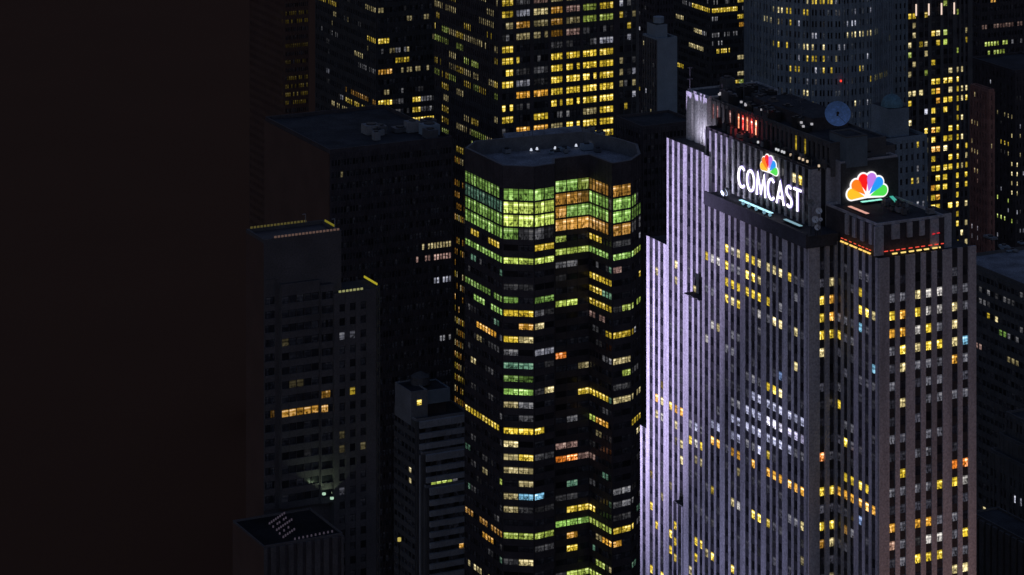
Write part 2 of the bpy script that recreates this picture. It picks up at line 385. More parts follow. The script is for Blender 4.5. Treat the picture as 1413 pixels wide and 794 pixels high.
# west bay
rk.block([(0, 0), (aW, 0), (aW, bR), (0, bR)], 0, zBay - .5, LIME, TAR)
def wcols(L, grp, wd): return [(x, wd) for x in grp if x < L]
s0 = lambda zx: rk.a_at(1110 + zx / 4.672)
rk.facade((0, 0), (aW, 0), 40, zBay, [r for r in rk_rows if r[0] < zBay - 3], [(s0(x), 1.5) for x in (562, 630, 727, 797, 868, 965, 1033)],
          rk_lit, .35, .06, LIMED, ALUM, 2, 'west')
nface(0, bR, 0, zBay, 2, 'north bay', wd=1.45, pm=LIMED)
# main block with the terrace
bM0 = bR
rk.block([(aC, bM0), (aW - 2, bM0), (aW - 2, bC), (aC, bC)], 0, zPier - .5, LIME, TAR)
Lr = -aC
rk.facade((aC, bM0), (0, bM0), 40, zPier + .5, [r for r in rk_rows if r[0] < zPier - 3],
          [(rk.a_at(1110 + x / 4.672, bM0) - aC, 1.35) for x in (107, 170)], rk_lit, .62, .12, LIMED, ALUM, 2, 'return')
nface(aC, bC, bM0, zPier, 5, 'north')
# terrace deck and its dark parapet
ter = MB()
ter.prism([(aC - .9, bM0 - .9), (aT + 2.5, bM0 - .9), (aT + 2.5, bC - 2.0), (aC - .9, bC - 2.0)], zPier + .02, zDeck)
ter.box(aC - .9, aC - .5, bM0 - .9, bC - 2.0, zDeck - .02, zDeck + .55)
ter.build('terrace', mat('terrace_slate', (.035, .037, .045), .8, noise=.3), rk.root)
# north wall: the lower steps towards the far end
rk.block([(aB, bB0 - 2), (aW - 3, bB0 - 2), (aW - 3, b921), (aB, b921)], 0, zB - .5, LIME, TAR)
nface(aB, b921, rk.b_at(972, aB), zB, 2, 'north upper')
rk.block([(aB, b921), (aW - 4, b921), (aW - 4, b893), (aB, b893)], 0, zA - .5, LIME, TAR)
nface(aB, b893, b921 + .05, zA, 1, 'north step')
rk.block([(aB + .4, b893), (aW - 5, b893), (aW - 5, b888 + 2), (aB + .4, b888 + 2)], 0, zA2, LIME, TAR)
nface(aB + .4, b888 + 2, b893 + .05, zA2, 1, 'north low step', per=1)
# the two shallow blocks in front of it, each with a dark ledge on top
rk.block([(aD, bC - .2), (aB + .5, bC - .2), (aB + .5, bD1), (aD, bD1)], 0, zD, LIME, TAR)
nface(aD, bD1, bC, zD - .1, 1, 'north ledge')
rk.block([(aD + .9, bD1 - .1), (aB + .5, bD1 - .1), (aB + .5, bD2), (aD + .9, bD2)], 0, zD2, LIME, TAR)
nface(aD + .9, bD2, bD1 + .05, zD2 - .1, 1, 'north low ledge', sp=2.2)
# upper tower carrying the letters
bT0 = rk.b_at(1118, aT); bT1 = rk.b_at(974, aT)
aU = rk.a_at(1150, bT0); bU = rk.b_at(1160, aU)
aP = rk.a_at(1238, bU)
zP = rk.z_at(226, aU, bU)
rk.block([(aT, bT0), (aP - .5, bT0), (aP - .5, bT1), (aT, bT1)], zDeck - 3, zT, LIME, TAR, .5, DARK2)
t_rows = [(zT - 3.2 - k * P38, P38 * .55, k) for k in range(0, 5) if zT - 3 - k * P38 > zDeck]
def t_lit(k, px, py, face, j):
    for x, y, c in ((1100, 247, 'P'), (1108, 249, 'Y'), (1100, 260, 'B'), (1108, 262, 'A')):
        if abs(px - x) < 4.5 and abs(py - y) < 6: return COL[c]
    return dim((.012, .012, .018), random.random())
L = bT1 - bT0
rk.facade((aT, bT1), (aT, bT0), zDeck - 3, zT - .03, t_rows, bays(L, 6, 3, 2.6, 1.75), t_lit, .3, .06, LIME, ALUM, 2, 'upper north')
rk.facade((aT, bT0), (aU, bT0), zDeck - 3, zT - .03, [], [(rk.a_at(1135, bT0) - aT, 1.4)], t_lit, .5, .1, LIMED, ALUM)
# the block that carries the fan emblem
rk.block([(aU, bU), (aP, bU), (aP, bT0 + .3), (aU, bT0 + .3)], zBay - 4, zP, LIMED, TAR, .4, LIMED)
Lp = aP - aU
rk.facade((aU, bU), (aP, bU), zBay, zP - .03, [], [], t_lit)
# the lower terrace block over the west bay
aL0, bL0 = rk.a_at(1206, 1.6), 1.6
aL1 = rk.a_at(1303, bL0)
aL0 = max(aL0, .6)
zL = rk.z_at(312, aL0, bL0)
bL1 = rk.b_at(1164, aL0)
rk.block([(aL0, bL0), (aL1, bL0), (aL1, bU + 1), (aL0, bU + 1)], zBay - 1, zL, DARK2, TAR, .5, LIMED)
Lx = aL1 - aL0
pil = MB()
for x in (1206, 1229.5, 1251, 1268, 1283):
    a0 = rk.a_at(x, bL0); wd = 2.2 if x == 1206 else (2.0 if x < 1240 else 1.25)
    if x == 1283: wd = 2.1
    pil.box(a0, a0 + wd, bL0 - .45, bL0 + .1, zBay + (3.3 if x > 1210 and x < 1280 else .2), zL - .05)
for x in (1168, 1178, 1189, 1201):
    b0 = rk.b_at(x, aL0); pil.box(aL0 - .45, aL0 + .1, b0 - 1.2, b0, zBay + 2.2, zL - .05)
pil.build('pilaster', LIMED, rk.root)
rk.block([(aL1 + .2, bL0 + 1), (aL1 + 2.6, bL0 + 1), (aL1 + 2.6, bL0 + 8), (aL1 + .2, bL0 + 8)], zBay - 1, zL + .4, LIMED, TAR)
# penthouses behind the parapet
aH = aT + 4.2
bH0, bH1 = rk.b_at(1143, aH), rk.b_at(949.5, aH)
zH = rk.z_at(125, aH, bH1)
zH2 = zT + 5.2
rk.block([(aH, rk.b_at(978, aH)), (aW - 4, rk.b_at(978, aH)), (aW - 4, bH1), (aH, bH1)], zT - 6, zH, LIME, TAR, .4, LIME)
Lh = bH1 - rk.b_at(978, aH)
rk.facade((aH, bH1), (aH, rk.b_at(978, aH)), zB - 1, zH - .03, [], [(x * Lh, Lh * .09) for x in (.30, .36, .62, .78)], t_lit, .5, -.005, LIME, ALUM)
rk.block([(aH + .8, bH0), (aP - 1.5, bH0), (aP - 1.5, rk.b_at(978, aH) - .1), (aH + .8, rk.b_at(978, aH) - .1)], zT - 2, zH2, CONCD, TAR, .4, CONCD)
def red_lit(k, px, py, face, j):
    if 1018 < px < 1044: return (2.0, .12, .10) if j % 2 else (2.0, .62, .30)
    if px < 1018 and random.random() < .28: return (.30, .12, .12)
    if 1095 < px < 1112 and random.random() < .7: return dim(COL['Y'], .8)
    return dark()
Lh2 = rk.b_at(978, aH) - .1 - bH0
rk.facade((aH + .8, rk.b_at(978, aH) - .1), (aH + .8, bH0), zT, zH2 - .03, [(zT + 2.6, 3.4, 0)], even(Lh2, 27, .55), red_lit, .3, .1, CONCD, CONCD, 1, 'pent')
b3 = rk.b_at(1120, aH + 4)
rk.block([(aH + 4, b3), (aP - 3, b3), (aP - 3, rk.b_at(1040, aH + 4)), (aH + 4, rk.b_at(1040, aH + 4))], zH2 - .5, zH2 + 2.8, DARK2, TAR)
bq = rk.b_at(1168, aH + 3)
pa0 = aH + 3; pa1 = rk.a_at(1197, bq)
rk.block([(pa0, bq), (pa1, bq), (pa1, bq + 7), (pa0, bq + 7)], zP - 1, rk.z_at(191, pa0, bq), mat('slate_panel', (.10, .125, .15), .6, noise=.2), TAR, .3, CONCD)
rk.block([(aP - 6, bU + 3), (aP + 1.5, bU + 3), (aP + 1.5, bU + 16), (aP - 6, bU + 16)], zBay, zP + 2.0, CONCD, TAR)

def world(b, a, bb, z): x, y = b.wxy(a, bb); return Vector((x, y, z))
def rk_thing(name, label, cat, a, b, z, group=None): return empty(name, world(rk, a, b, z), TH, label, cat, group)

# ---------------- the letters
def ribbon(mb, pts, wd, dep, closed=False):
    """A flat stroke of constant width along pts (x right, z up), dep thick towards the viewer (-y)."""
    n = len(pts); P = [Vector(p) for p in pts]; Lf, Rt = [], []
    for i in range(n):
        a = P[(i - 1) % n] if closed or i else P[0]; c = P[(i + 1) % n] if closed or i < n - 1 else P[-1]
        p = P[i]
        d1 = (p - a).normalized() if (p - a).length > 1e-6 else (c - p).normalized()
        d2 = (c - p).normalized() if (c - p).length > 1e-6 else d1
        t = (d1 + d2).normalized(); nn = Vector((-t.y, t.x)); k = wd / 2 / max(.45, nn.dot(Vector((-d1.y, d1.x))))
        Lf.append(p + nn * k); Rt.append(p - nn * k)
    m = n if closed else n - 1
    for i in range(m):
        j = (i + 1) % n
        q = [Rt[i], Rt[j], Lf[j], Lf[i]]
        fr = [(v.x, -dep, v.y) for v in q]; bk = [(v.x, 0, v.y) for v in q]
        mb.face(fr); mb.face(bk[::-1])
        for u, v in ((0, 1), (2, 3)): mb.face([fr[v], fr[u], bk[u], bk[v]])
    if not closed:
        for i in (0, n - 1):
            mb.face([(Rt[i].x, -dep, Rt[i].y), (Lf[i].x, -dep, Lf[i].y), (Lf[i].x, 0, Lf[i].y), (Rt[i].x, 0, Rt[i].y)])
def arc(cx, cz, rx, rz, a0, a1, n=22): return [(cx + rx * math.cos(R(a0 + (a1 - a0) * k / n)), cz + rz * math.sin(R(a0 + (a1 - a0) * k / n))) for k in range(n + 1)]
def glyph(ch, wd, h, sw):
    i = sw / 2; out = []
    if ch == 'C': out = [(arc(wd * .56, h / 2, wd * .56 - i, h / 2 - i, 48, 312), False)]
    if ch == 'O': out = [(arc(wd / 2, h / 2, wd / 2 - i, h / 2 - i, 0, 345, 23), True)]
    if ch == 'M': out = [([(i, 0), (wd * .17, h - i), (wd / 2, h * .16), (wd * .83, h - i), (wd - i, 0)], False)]
    if ch == 'A': out = [([(i * .8, 0), (wd / 2, h - i), (wd - i * .8, 0)], False), ([(wd * .22, h * .30), (wd * .78, h * .30)], False)]
    if ch == 'T': out = [([(0, h - i), (wd, h - i)], False), ([(wd / 2, h - sw), (wd / 2, 0)], False)]
    if ch == 'S':
        out = [(arc(wd * .5, h * .735, wd * .5 - i, h * .265 - i, 40, 270, 14)[:-1] + arc(wd * .5, h * .265, wd * .5 - i, h * .265 - i + .0, 90, -140, 14), False)]
    return out
LETW = emit('letter_white', (1.0, .93, 1.0), 2.0)
HALO = emit('letter_halo', (.34, .26, .85), .8)  # violet glow around the strokes, added as a wider emissive ribbon
sb0 = rk.b_at(1017.5, aT - 1.1); sb1 = rk.b_at(1104.5, aT - 1.1)
zS = rk.z_at(263, aT - 1.1, rk.b_at(1030, aT - 1.1))
hS = 30.5 * rk.wxy(aT, sb0)[1] / F
Ls = sb0 - sb1
sign = empty('letter_sign', world(rk, aT - .75, sb0, zS), TH - R(90), 'big white glowing capital letters on the ribbed tower wall', 'sign')
wid = dict(C=.135, O=.155, M=.18, A=.15, S=.115, T=.13); gap = .026
tot = sum(wid[c] for c in 'COMCAST') + gap * 6; x = 0
for ch in 'COMCAST':
    wl = wid[ch] / tot * Ls; mb = MB(); hb = MB()
    for pts, cl in glyph(ch, wl, hS, .52):
        ribbon(mb, [(x + p[0], p[1]) for p in pts], .48, .34, cl); ribbon(hb, [(x + p[0], p[1]) for p in pts], .80, .12, cl)
    lt_o = mb.build('letter', LETW, sign); hb.build('halo_glow', HALO, lt_o); x += wl + gap / tot * Ls
rails = MB()
for zz in (hS * .25, hS * .75): rails.box(0, Ls, .1, .2, zz, zz + .1)
rails.build('mounting_rail', STEELD, sign)

# ---------------- the two feather fans
FEATH = [('golden yellow feather', (1.0, .55, .02)), ('orange feather', (1.0, .22, .01)), ('red feather', (.95, .01, .01)),
         ('violet feather', (.55, .20, .80)), ('blue feather', (.02, .32, .95)), ('green feather', (.08, .75, .08))]
def fan_sign(loc, rz, W, label, bright, pale=None):
    root = empty('feather_emblem', loc, rz, label, 'sign')
    Rr = W / 2
    def petal(mb, ang, grow, y0, y1, r0):
        ca, sa = math.cos(R(ang)), math.sin(R(ang)); D = Rr * .76; rr = Rr * .235 + grow
        pts = [(r0, -.012 * Rr - grow * .7), ]
        pts += [(D + rr * math.cos(R(t)), rr * math.sin(R(t))) for t in range(-100, 101, 10)] + [(r0, .012 * Rr + grow * .7)]
        q = [(p[0] * ca - p[1] * sa, p[0] * sa + p[1] * ca) for p in pts]
        mb.face([(a, y1, b) for a, b in q]); mb.face([(a, y0, b) for a, b in q][::-1])
        for k in range(len(q)):
            (a, b), (c, d) = q[k], q[(k + 1) % len(q)]
            mb.face([(a, y0, b), (c, y0, d), (c, y1, d), (a, y1, b)])
    back = MB()
    angs = (15, 45, 75, 105, 135, 165)
    for k, an in enumerate(angs): petal(back, an, .055 * Rr, 0 - k * .002, -.12 - k * .003, 0)
    back.face([(-.20 * Rr, -.145, 0), (.20 * Rr, -.145, 0), (.13 * Rr, -.145, .42 * Rr), (0, -.145, .6 * Rr), (-.13 * Rr, -.145, .42 * Rr)])
    back.build('backing', emit('fan_white', (1, .97, .97), 1.1), root)
    for an, (lab, c) in zip(angs[::-1], FEATH):
        mb = MB(); petal(mb, an, -.008 * Rr, -.10, -.26, Rr * (.16 if an not in (75, 105) else .24))
        o = mb.build('feather', emit(lab.replace(' ', '_') + ('_glow' if pale else ''), tuple(bright * v for v in c), 1), root); o['label'] = lab
    return root
zf = rk.z_at(275, aU + 1, bU); fw = (rk.a_at(1225, bU - .6) - rk.a_at(1166, bU - .6))
fan_sign(world(rk, rk.a_at(1195.5, bU - .6), bU - .8, zf + .1), TH, fw * .97, 'large six coloured feather fan emblem glowing above the lower roof terrace', 1.0)
bf = rk.b_at(1060, aT - 1.1)
fan_sign(world(rk, aT - .75, bf, rk.z_at(238, aT - 1.1, bf)), TH - R(90), (rk.b_at(1047, aT - 1.1) - rk.b_at(1073, aT - 1.1)) * .95,
         'small six coloured feather fan emblem mounted above the white letters', 1.0)

# ---------------- things on the terraces
def light_bar(a, b, z, L, rz, label, col, s, n=6):
    t = rk_thing('light_bar', label, 'light', a, b, z); t.rotation_euler.z = rz
    m = MB(); m.box(-L / 2, L / 2, -.5, .5, .25, .5); m.build('housing', STEELD, t)
    m = MB()
    for k in range(n):
        x = -L / 2 + L * (k + .5) / n; m.box(x - L / n * .44, x + L / n * .44, -.42, .42, .504, .62)
    m.build('lamp_strip', emit('lamp_strip_' + label[:6].replace(' ', '_'), col, s), t)
    m = MB()
    m.box(-L * .42, L * .42, -.12, .12, 0, .249)
    m.build('foot', STEELD, t)
    return t
aX = aC + 1.6
bm = rk.b_at(1050, aX)
light_bar(aX + .6, rk.b_at(1040, aX), zDeck, 14, TH + R(90), 'long cold white light bar on the terrace below the letters', (.45, .85, 1.0), 1.3, 7)
light_bar(aX + .4, rk.b_at(1092, aX), zDeck, 7, TH + R(90), 'short dim cold light bar near the round dishes on the terrace', (.25, .45, .55), .8, 4)
light_bar(rk.a_at(1203, bU - 2), bU - 1.9, zL + .004, 5.5, TH, 'greenish white light bar under the large coloured fan', (.30, .95, .75), 1.0, 3)
light_bar(rk.a_at(1234, bU - 3.2), bU - 3.2, zL + .004, 7, TH + R(70), 'teal light bar at the foot of the large coloured fan', (.06, .45, .36), .9, 3)
light_bar(aL0 + .9, (bL1 + bL0) / 2 + 2, zL + .9, 7.5, TH + R(90), 'warm pinkish light bar along the corner terrace edge', (1.0, .50, .40), .7, 4)
# round lamps and dishes
def floodlight(px, a, z, r, label, col, s):
    b = rk.b_at(px, a); t = rk_thing('floodlight', label, 'lamp', a, b, z, None)
    m = MB(); m.box(-.12, .12, -.12, .12, 0, 1.0); m.build('bracket', STEELD, t)
    m = MB(); m.tube((-.25, .1, 1.35), (.35, .1, 1.5), r * .7, n=14, r2=r); lh = m.build('lamp_head', STEELD, t)
    m = MB(); m.tube((-.40, .1, 1.31), (-.26, .1, 1.345), r * .85, n=14); m.build('lens', emit('lens_' + label.split()[0], col, s), lh)
floodlight(1003, aC + 1.5, zDeck, 1.0, 'bright round floodlight at the terrace end beside the first letter', (.62, .72, 1.0), .8)
floodlight(999, aC + .6, zDeck, .8, 'blue tinted round floodlight at the terrace end', (.16, .34, .6), .8)
for px in (1026, 1034, 1044, 1055, 1063):
    b = rk.b_at(px, aC + .8); t = rk_thing('deck_lamp', 'small cold lamp in the row along the terrace edge', 'lamp', aC + .8, b, zDeck, 'lamps along the terrace edge')
    m = MB(); m.tube((0, 0, 0), (0, 0, .5), .12); m.build('post', STEELD, t)
    m = MB(); m.tube((0, 0, .5), (-.2, 0, .95), .32, n=10, r2=.38); m.build('lamp_head', emit('deck_lamp_glow', (.22, .42, .55), .7), t)
def dish(px, py, a, r, label, m_, z=None, group=None, b=None):
    b = rk.b_at(px, a) if b is None else b; zz = rk.z_at(py, a, b)
    t = rk_thing('satellite_dish', label, 'dish', a, b, z if z is not None else zDeck, group); h = zz - t.location.z
    t.rotation_euler.z = TH - R(35)
    m = MB(); n = 24; rings = [(0.0, .22), (.5, .16), (.85, .05), (1.0, 0.0)]
    for (r0, d0), (r1, d1) in zip(rings, rings[1:]):
        for k in range(n):
            t0, t1 = 2 * math.pi * k / n, 2 * math.pi * (k + 1) / n
            f = lambda rr, dd, tt: (r * rr * math.cos(tt), r * dd, h + r * rr * math.sin(tt) * .97)
            m.face([f(r0, d0, t0), f(r1, d1, t0), f(r1, d1, t1), f(r0, d0, t1)])
    rf = m.build('reflector', m_, t)
    m = MB(); m.tube((0, r * .3, 0), (0, r * .3, h), max(.08, r * .07)); m.tube((0, r * .3, h), (0, r * .2, h), r * .12); m.build('mast', STEELD, t)
    m = MB(); m.tube((0, -r * .55, h), (0, -r * .45, h), r * .09); m.tube((0, -r * .5, h), (r * .6, 0, h - r * .7), .04); m.build('feed_arm', STEELD, rf)
for px, py, r, lab in ((1119, 280, .85, 'dull grey round dish, highest of the cluster on the terrace end'), (1130, 291, .72, 'pale round dish right under the dull grey one'),
                       (1125, 303, .78, 'largest pale round dish of the terrace cluster'), (1132.5, 303, .42, 'smallest round dish of the terrace cluster'),
                       (1128, 314, .66, 'lowest pale round dish of the terrace cluster')):
    dish(px, py, aC + 1.2, r, lab, DISHM if py > 285 else CONC)
bd = rk.b_at(1156, aH + 5)
dish(1156, 157, aH + 5, 2.9, 'large blue grey satellite dish standing on the tower roof', mat('dish_blue', (.21, .40, .78), .5, noise=.25, scale=.8), zH2, None, bd)

# red and gold strips around the corner terrace
def strip(name, label, p, q, z, col, s, r=.11, dash=None):
    t = empty(name, world(rk, *p, z), 0, label, 'light'); a, b = Vector((0, 0, 0)), world(rk, *q, z) - world(rk, *p, z)
    L = b.length; d = b.normalized()
    rail = MB(); rail.tube(a - Vector((0, 0, .12)), b - Vector((0, 0, .12)), .05); rail.build('rail', STEELD, t)
    m = MB(); k = 0.0
    while k < L - .2:
        e = min(L, k + (dash or L)); m.tube(d * k, d * (e - (.5 if dash else 0)), r); k = e + (random.uniform(.0, .6) if dash else 0)
    m.build('glowing_tube', emit('tube_' + str(tuple(round(c, 2) for c in col)), col, s), t)
g0 = .95
strip('light_strip', 'gold light strip on the ledge, short side of the corner terrace', (aL0 - .9, bL1 - .3), (aL0 - .9, bL0 + .2), zBay + .45, (1.0, .62, .14), 1.2, .2, 1.6)
strip('light_strip', 'red light strip above the gold one, short side of the corner terrace', (aL0 - .8, bL1 - .3), (aL0 - .8, bL0 + .6), zBay + 1.15, (1.0, .10, .05), .9, .10, 1.3)
strip('light_strip', 'gold light strip on the ledge, long side of the corner terrace', (aL0 + 3.4, bL0 - 1.0), (aL1 - 1.5, bL0 - 1.0), zBay + .4, (1.0, .72, .20), 1.1, .17, 1.7)
strip('light_strip', 'red light strip above the gold one, long side of the corner terrace', (aL0 + 1.4, bL0 - .9), (aL1 - .3, bL0 - .9), zBay + 1.1, (1.0, .08, .05), .9, .11, 1.4)
strip('light_strip', 'short slanting red light strip at the far end of the corner terrace', (aL1 - 3.6, bL0 - .8), (aL1 - .6, bL0 - .3), zBay + 3.4, (1.0, .03, .04), .7, .12, 1.2)
# roof clutter
def hvac(bld, a, b, z, sx, sy, sz, label, group, m_=None, lamp=None):
    x, y = bld.wxy(a, b); t = empty('roof_unit', (x, y, z), TH, label, 'roof unit', group)
    m = MB(); m.box(0, sx, 0, sy, .25, sz); cs = m.build('casing', m_ or STEEL, t)
    m = MB(); m.tube((sx * .5, sy * .5, sz - .02), (sx * .5, sy * .5, sz + .35), min(sx, sy) * .36, n=12); m.build('fan_cowl', STEELD, cs)
    m = MB(); m.box(sx * .08, sx * .92, sy * .08, sy * .92, 0, .249); m.build('skid', STEELD, t)
for k in range(26):
    b = rk.b_at(random.uniform(985, 1135), aT + 2.2)
    hvac(rk, aT + random.uniform(.8, 2.9), b, zT, random.uniform(.6, 1.3), random.uniform(.8, 1.9), random.uniform(.9, 2.2),
         'grey roof unit on the strip of roof behind the letters', 'roof units behind the letters', random.choice([STEEL, CONC, STEELD]))
for k in range(14):
    hvac(rk, aH + random.uniform(1.2, 2.6), rk.b_at(random.uniform(985, 1115), aH + 2), zH2, random.uniform(1, 2), random.uniform(1, 3.6), random.uniform(1.0, 3.0),
         'dark roof unit along the front edge of the slab tower penthouse', 'roof units along the penthouse edge', random.choice([STEELD, STEEL, CONC]))
for k in range(26):
    hvac(rk, random.uniform(aH + 5, aP - 5), rk.b_at(random.uniform(985, 1110), aH + 8), zH2, random.uniform(1, 2.4), random.uniform(1, 3), random.uniform(1.2, 3.4),
         'dark roof unit on top of the slab tower penthouse', 'roof units on the penthouse', random.choice([STEEL, STEELD, CONCD]))
for k in range(9):
    hvac(rk, random.uniform(aL0 + 9, aL1 - 2.2), random.uniform(bL0 + 1.5, bU - 4.5), zL, random.uniform(.8, 1.8), random.uniform(.8, 1.8), random.uniform(.8, 2.0),
         'roof unit on the corner terrace behind the fan light bars', 'roof units on the corner terrace', random.choice([STEEL, CONC]))
for k in range(7):
    hvac(rk, random.uniform(aU + 1, aP - 2), random.uniform(bU + 1, bT0 - .5), zP, random.uniform(.7, 1.6), random.uniform(.7, 1.6), random.uniform(.8, 1.7),
         'roof unit above the large coloured fan', 'roof units above the fan', random.choice([STEEL, STEELD]))
def bulkhead(px, a, z, label, c, s, wh=(.5, .9)):
    b = rk.b_at(px, a); t = rk_thing('bulkhead_light', label, 'lamp', a, b, z, 'roof lights on the slab tower')
    m = MB(); m.box(-.15, .15, -.15, .15, 0, .8); m.build('post', STEELD, t)
    m = MB(); m.box(-wh[0] / 2, wh[0] / 2, -wh[0] / 2, wh[0] / 2, .8, .8 + wh[1]); m.build('lamp_glass', emit('bulkhead_%s' % (c,), c, s), t)
def mast(b, a, bb, z, h, label, group):
    x, y = b.wxy(a, bb); t = empty('antenna_mast', (x, y, z), TH, label, 'antenna', group)
    m = MB(); m.tube((0, 0, 0), (0, 0, h), .13, r2=.06); m.build('pole', STEEL, t)
    m = MB()
    for k in range(random.randint(2, 4)):
        zz = h * random.uniform(.4, .95); q = random.uniform(.3, .9); m.tube((-q, 0, zz), (q, 0, zz), .06)
    m.tube((0, -.01, h * .4), (0, -.01, h * .96), .05); m.build('crossbar', STEEL, t)
for k in range(22):
    mast(rk, random.uniform(aH + 1.2, aP - 3), rk.b_at(random.uniform(955, 1110), aH + 3), (zH2 if k > 2 else zH2 + .1), random.uniform(2, 5.5), 'thin antenna mast among the units on the penthouse roof', 'antenna masts on the penthouse')
for k in range(9):
    mast(rk, random.uniform(aT + .8, aT + 3), rk.b_at(random.uniform(1040, 1140), aT + 2), zT, random.uniform(1.2, 2.6), 'short antenna mast on the roof ledge behind the letters', 'antenna masts behind the letters')
for k in range(8):
    mast(rk, random.uniform(aL0 + 8, aL1 - .8), random.uniform(bL0 + .8, bU - 3), zL, random.uniform(1.2, 3.0), 'short antenna mast on the corner terrace', 'antenna masts on the corner terrace')
for k in range(8):
    mast(bt, *bt.ab_z(random.uniform(700, 850), random.uniform(190, 200), zt_bt), zt_bt, random.uniform(1.5, 4.5), 'thin mast on the rear part of the bayed tower roof', 'masts on the bayed tower') if 0 else None
for k in range(14):
    px = random.uniform(985, 1110); b = rk.b_at(px, aH + 1)
    t = rk_thing('bulkhead_light', 'small pale lamp among the units on the penthouse roof', 'lamp', aH + random.uniform(.9, 4), b, zH2, 'roof lamps on the penthouse')
    m = MB(); m.box(-.1, .1, -.1, .1, 0, 1.4); m.build('post', STEELD, t)
    m = MB(); m.box(-.22, .22, -.22, .22, 1.4, 1.85); m.build('lamp_glass', emit('pale_bulb', (.75, .72, .78), .55), t)
for px in (1046, 1071, 1074, 1079, 1082, 1091, 1103, 1108, 1114, 1130):
    bulkhead(px, aT + 1.2, zT, 'small roof light on the ledge behind the letters', (1, .75, .5) if px > 1085 else (.8, .8, .85), .7, (.35, .5))

# ================================================================== the dark tower with bayed corners and green lit floors
bt = Building('bayed_tower', 'dark office tower with angled bays and green lit top floors', 737, 923)
zt = bt.z_at(230)
roofpx = [(641.8, 203.9), (694, 228.5), (737, 230), (765, 225.8), (765.6, 219), (813, 213.5), (845, 225.5), (870.7, 221.3), (884, 212)]
fr = [bt.ab_z(x, y, zt) for x, y in roofpx]
backp = [bt.ab_z(x, y, zt) for x, y in ((880, 199), (852, 190.5), (806, 181), (690, 191), (655, 194.5))]
poly = fr + backp
bt.block(poly, 0, zt - 4.2, DARK, GRAVEL)
ring = MB()
def offset_in(poly, t):
    n = len(poly); out = []
    for i in range(n):
        a, p, c = poly[i - 1], poly[i], poly[(i + 1) % n]
        d1, d2 = (p - a).normalized(), (c - p).normalized()
        n1 = Vector((-d1.y, d1.x)); n2 = Vector((-d2.y, d2.x)); m_ = (n1 + n2).normalized()
        out.append(p + m_ * (t / max(.4, m_.dot(n1))))
    return out
inner = offset_in(poly, .8)
for i in range(len(poly)):
    j = (i + 1) % len(poly)
    ring.hexa([(*poly[i], zt - 4.19), (*poly[j], zt - 4.19), (*inner[j], zt - 4.19), (*inner[i], zt - 4.19)],
              [(*poly[i], zt), (*poly[j], zt), (*inner[j], zt), (*inner[i], zt)])
ring.build('parapet', mat('parapet_panel', (.10, .10, .11), .6, noise=.25), bt.root)
FLB = 18.08 * 923 / F
zb0 = HC - (268 + 800) * bt.wxy(*fr[1])[1] / F
bt_rows = [(zb0 - k * FLB - (0 if k < 4 else .25), FLB * (.86 if k < 4 else .47), k) for k in range(0, 32)]
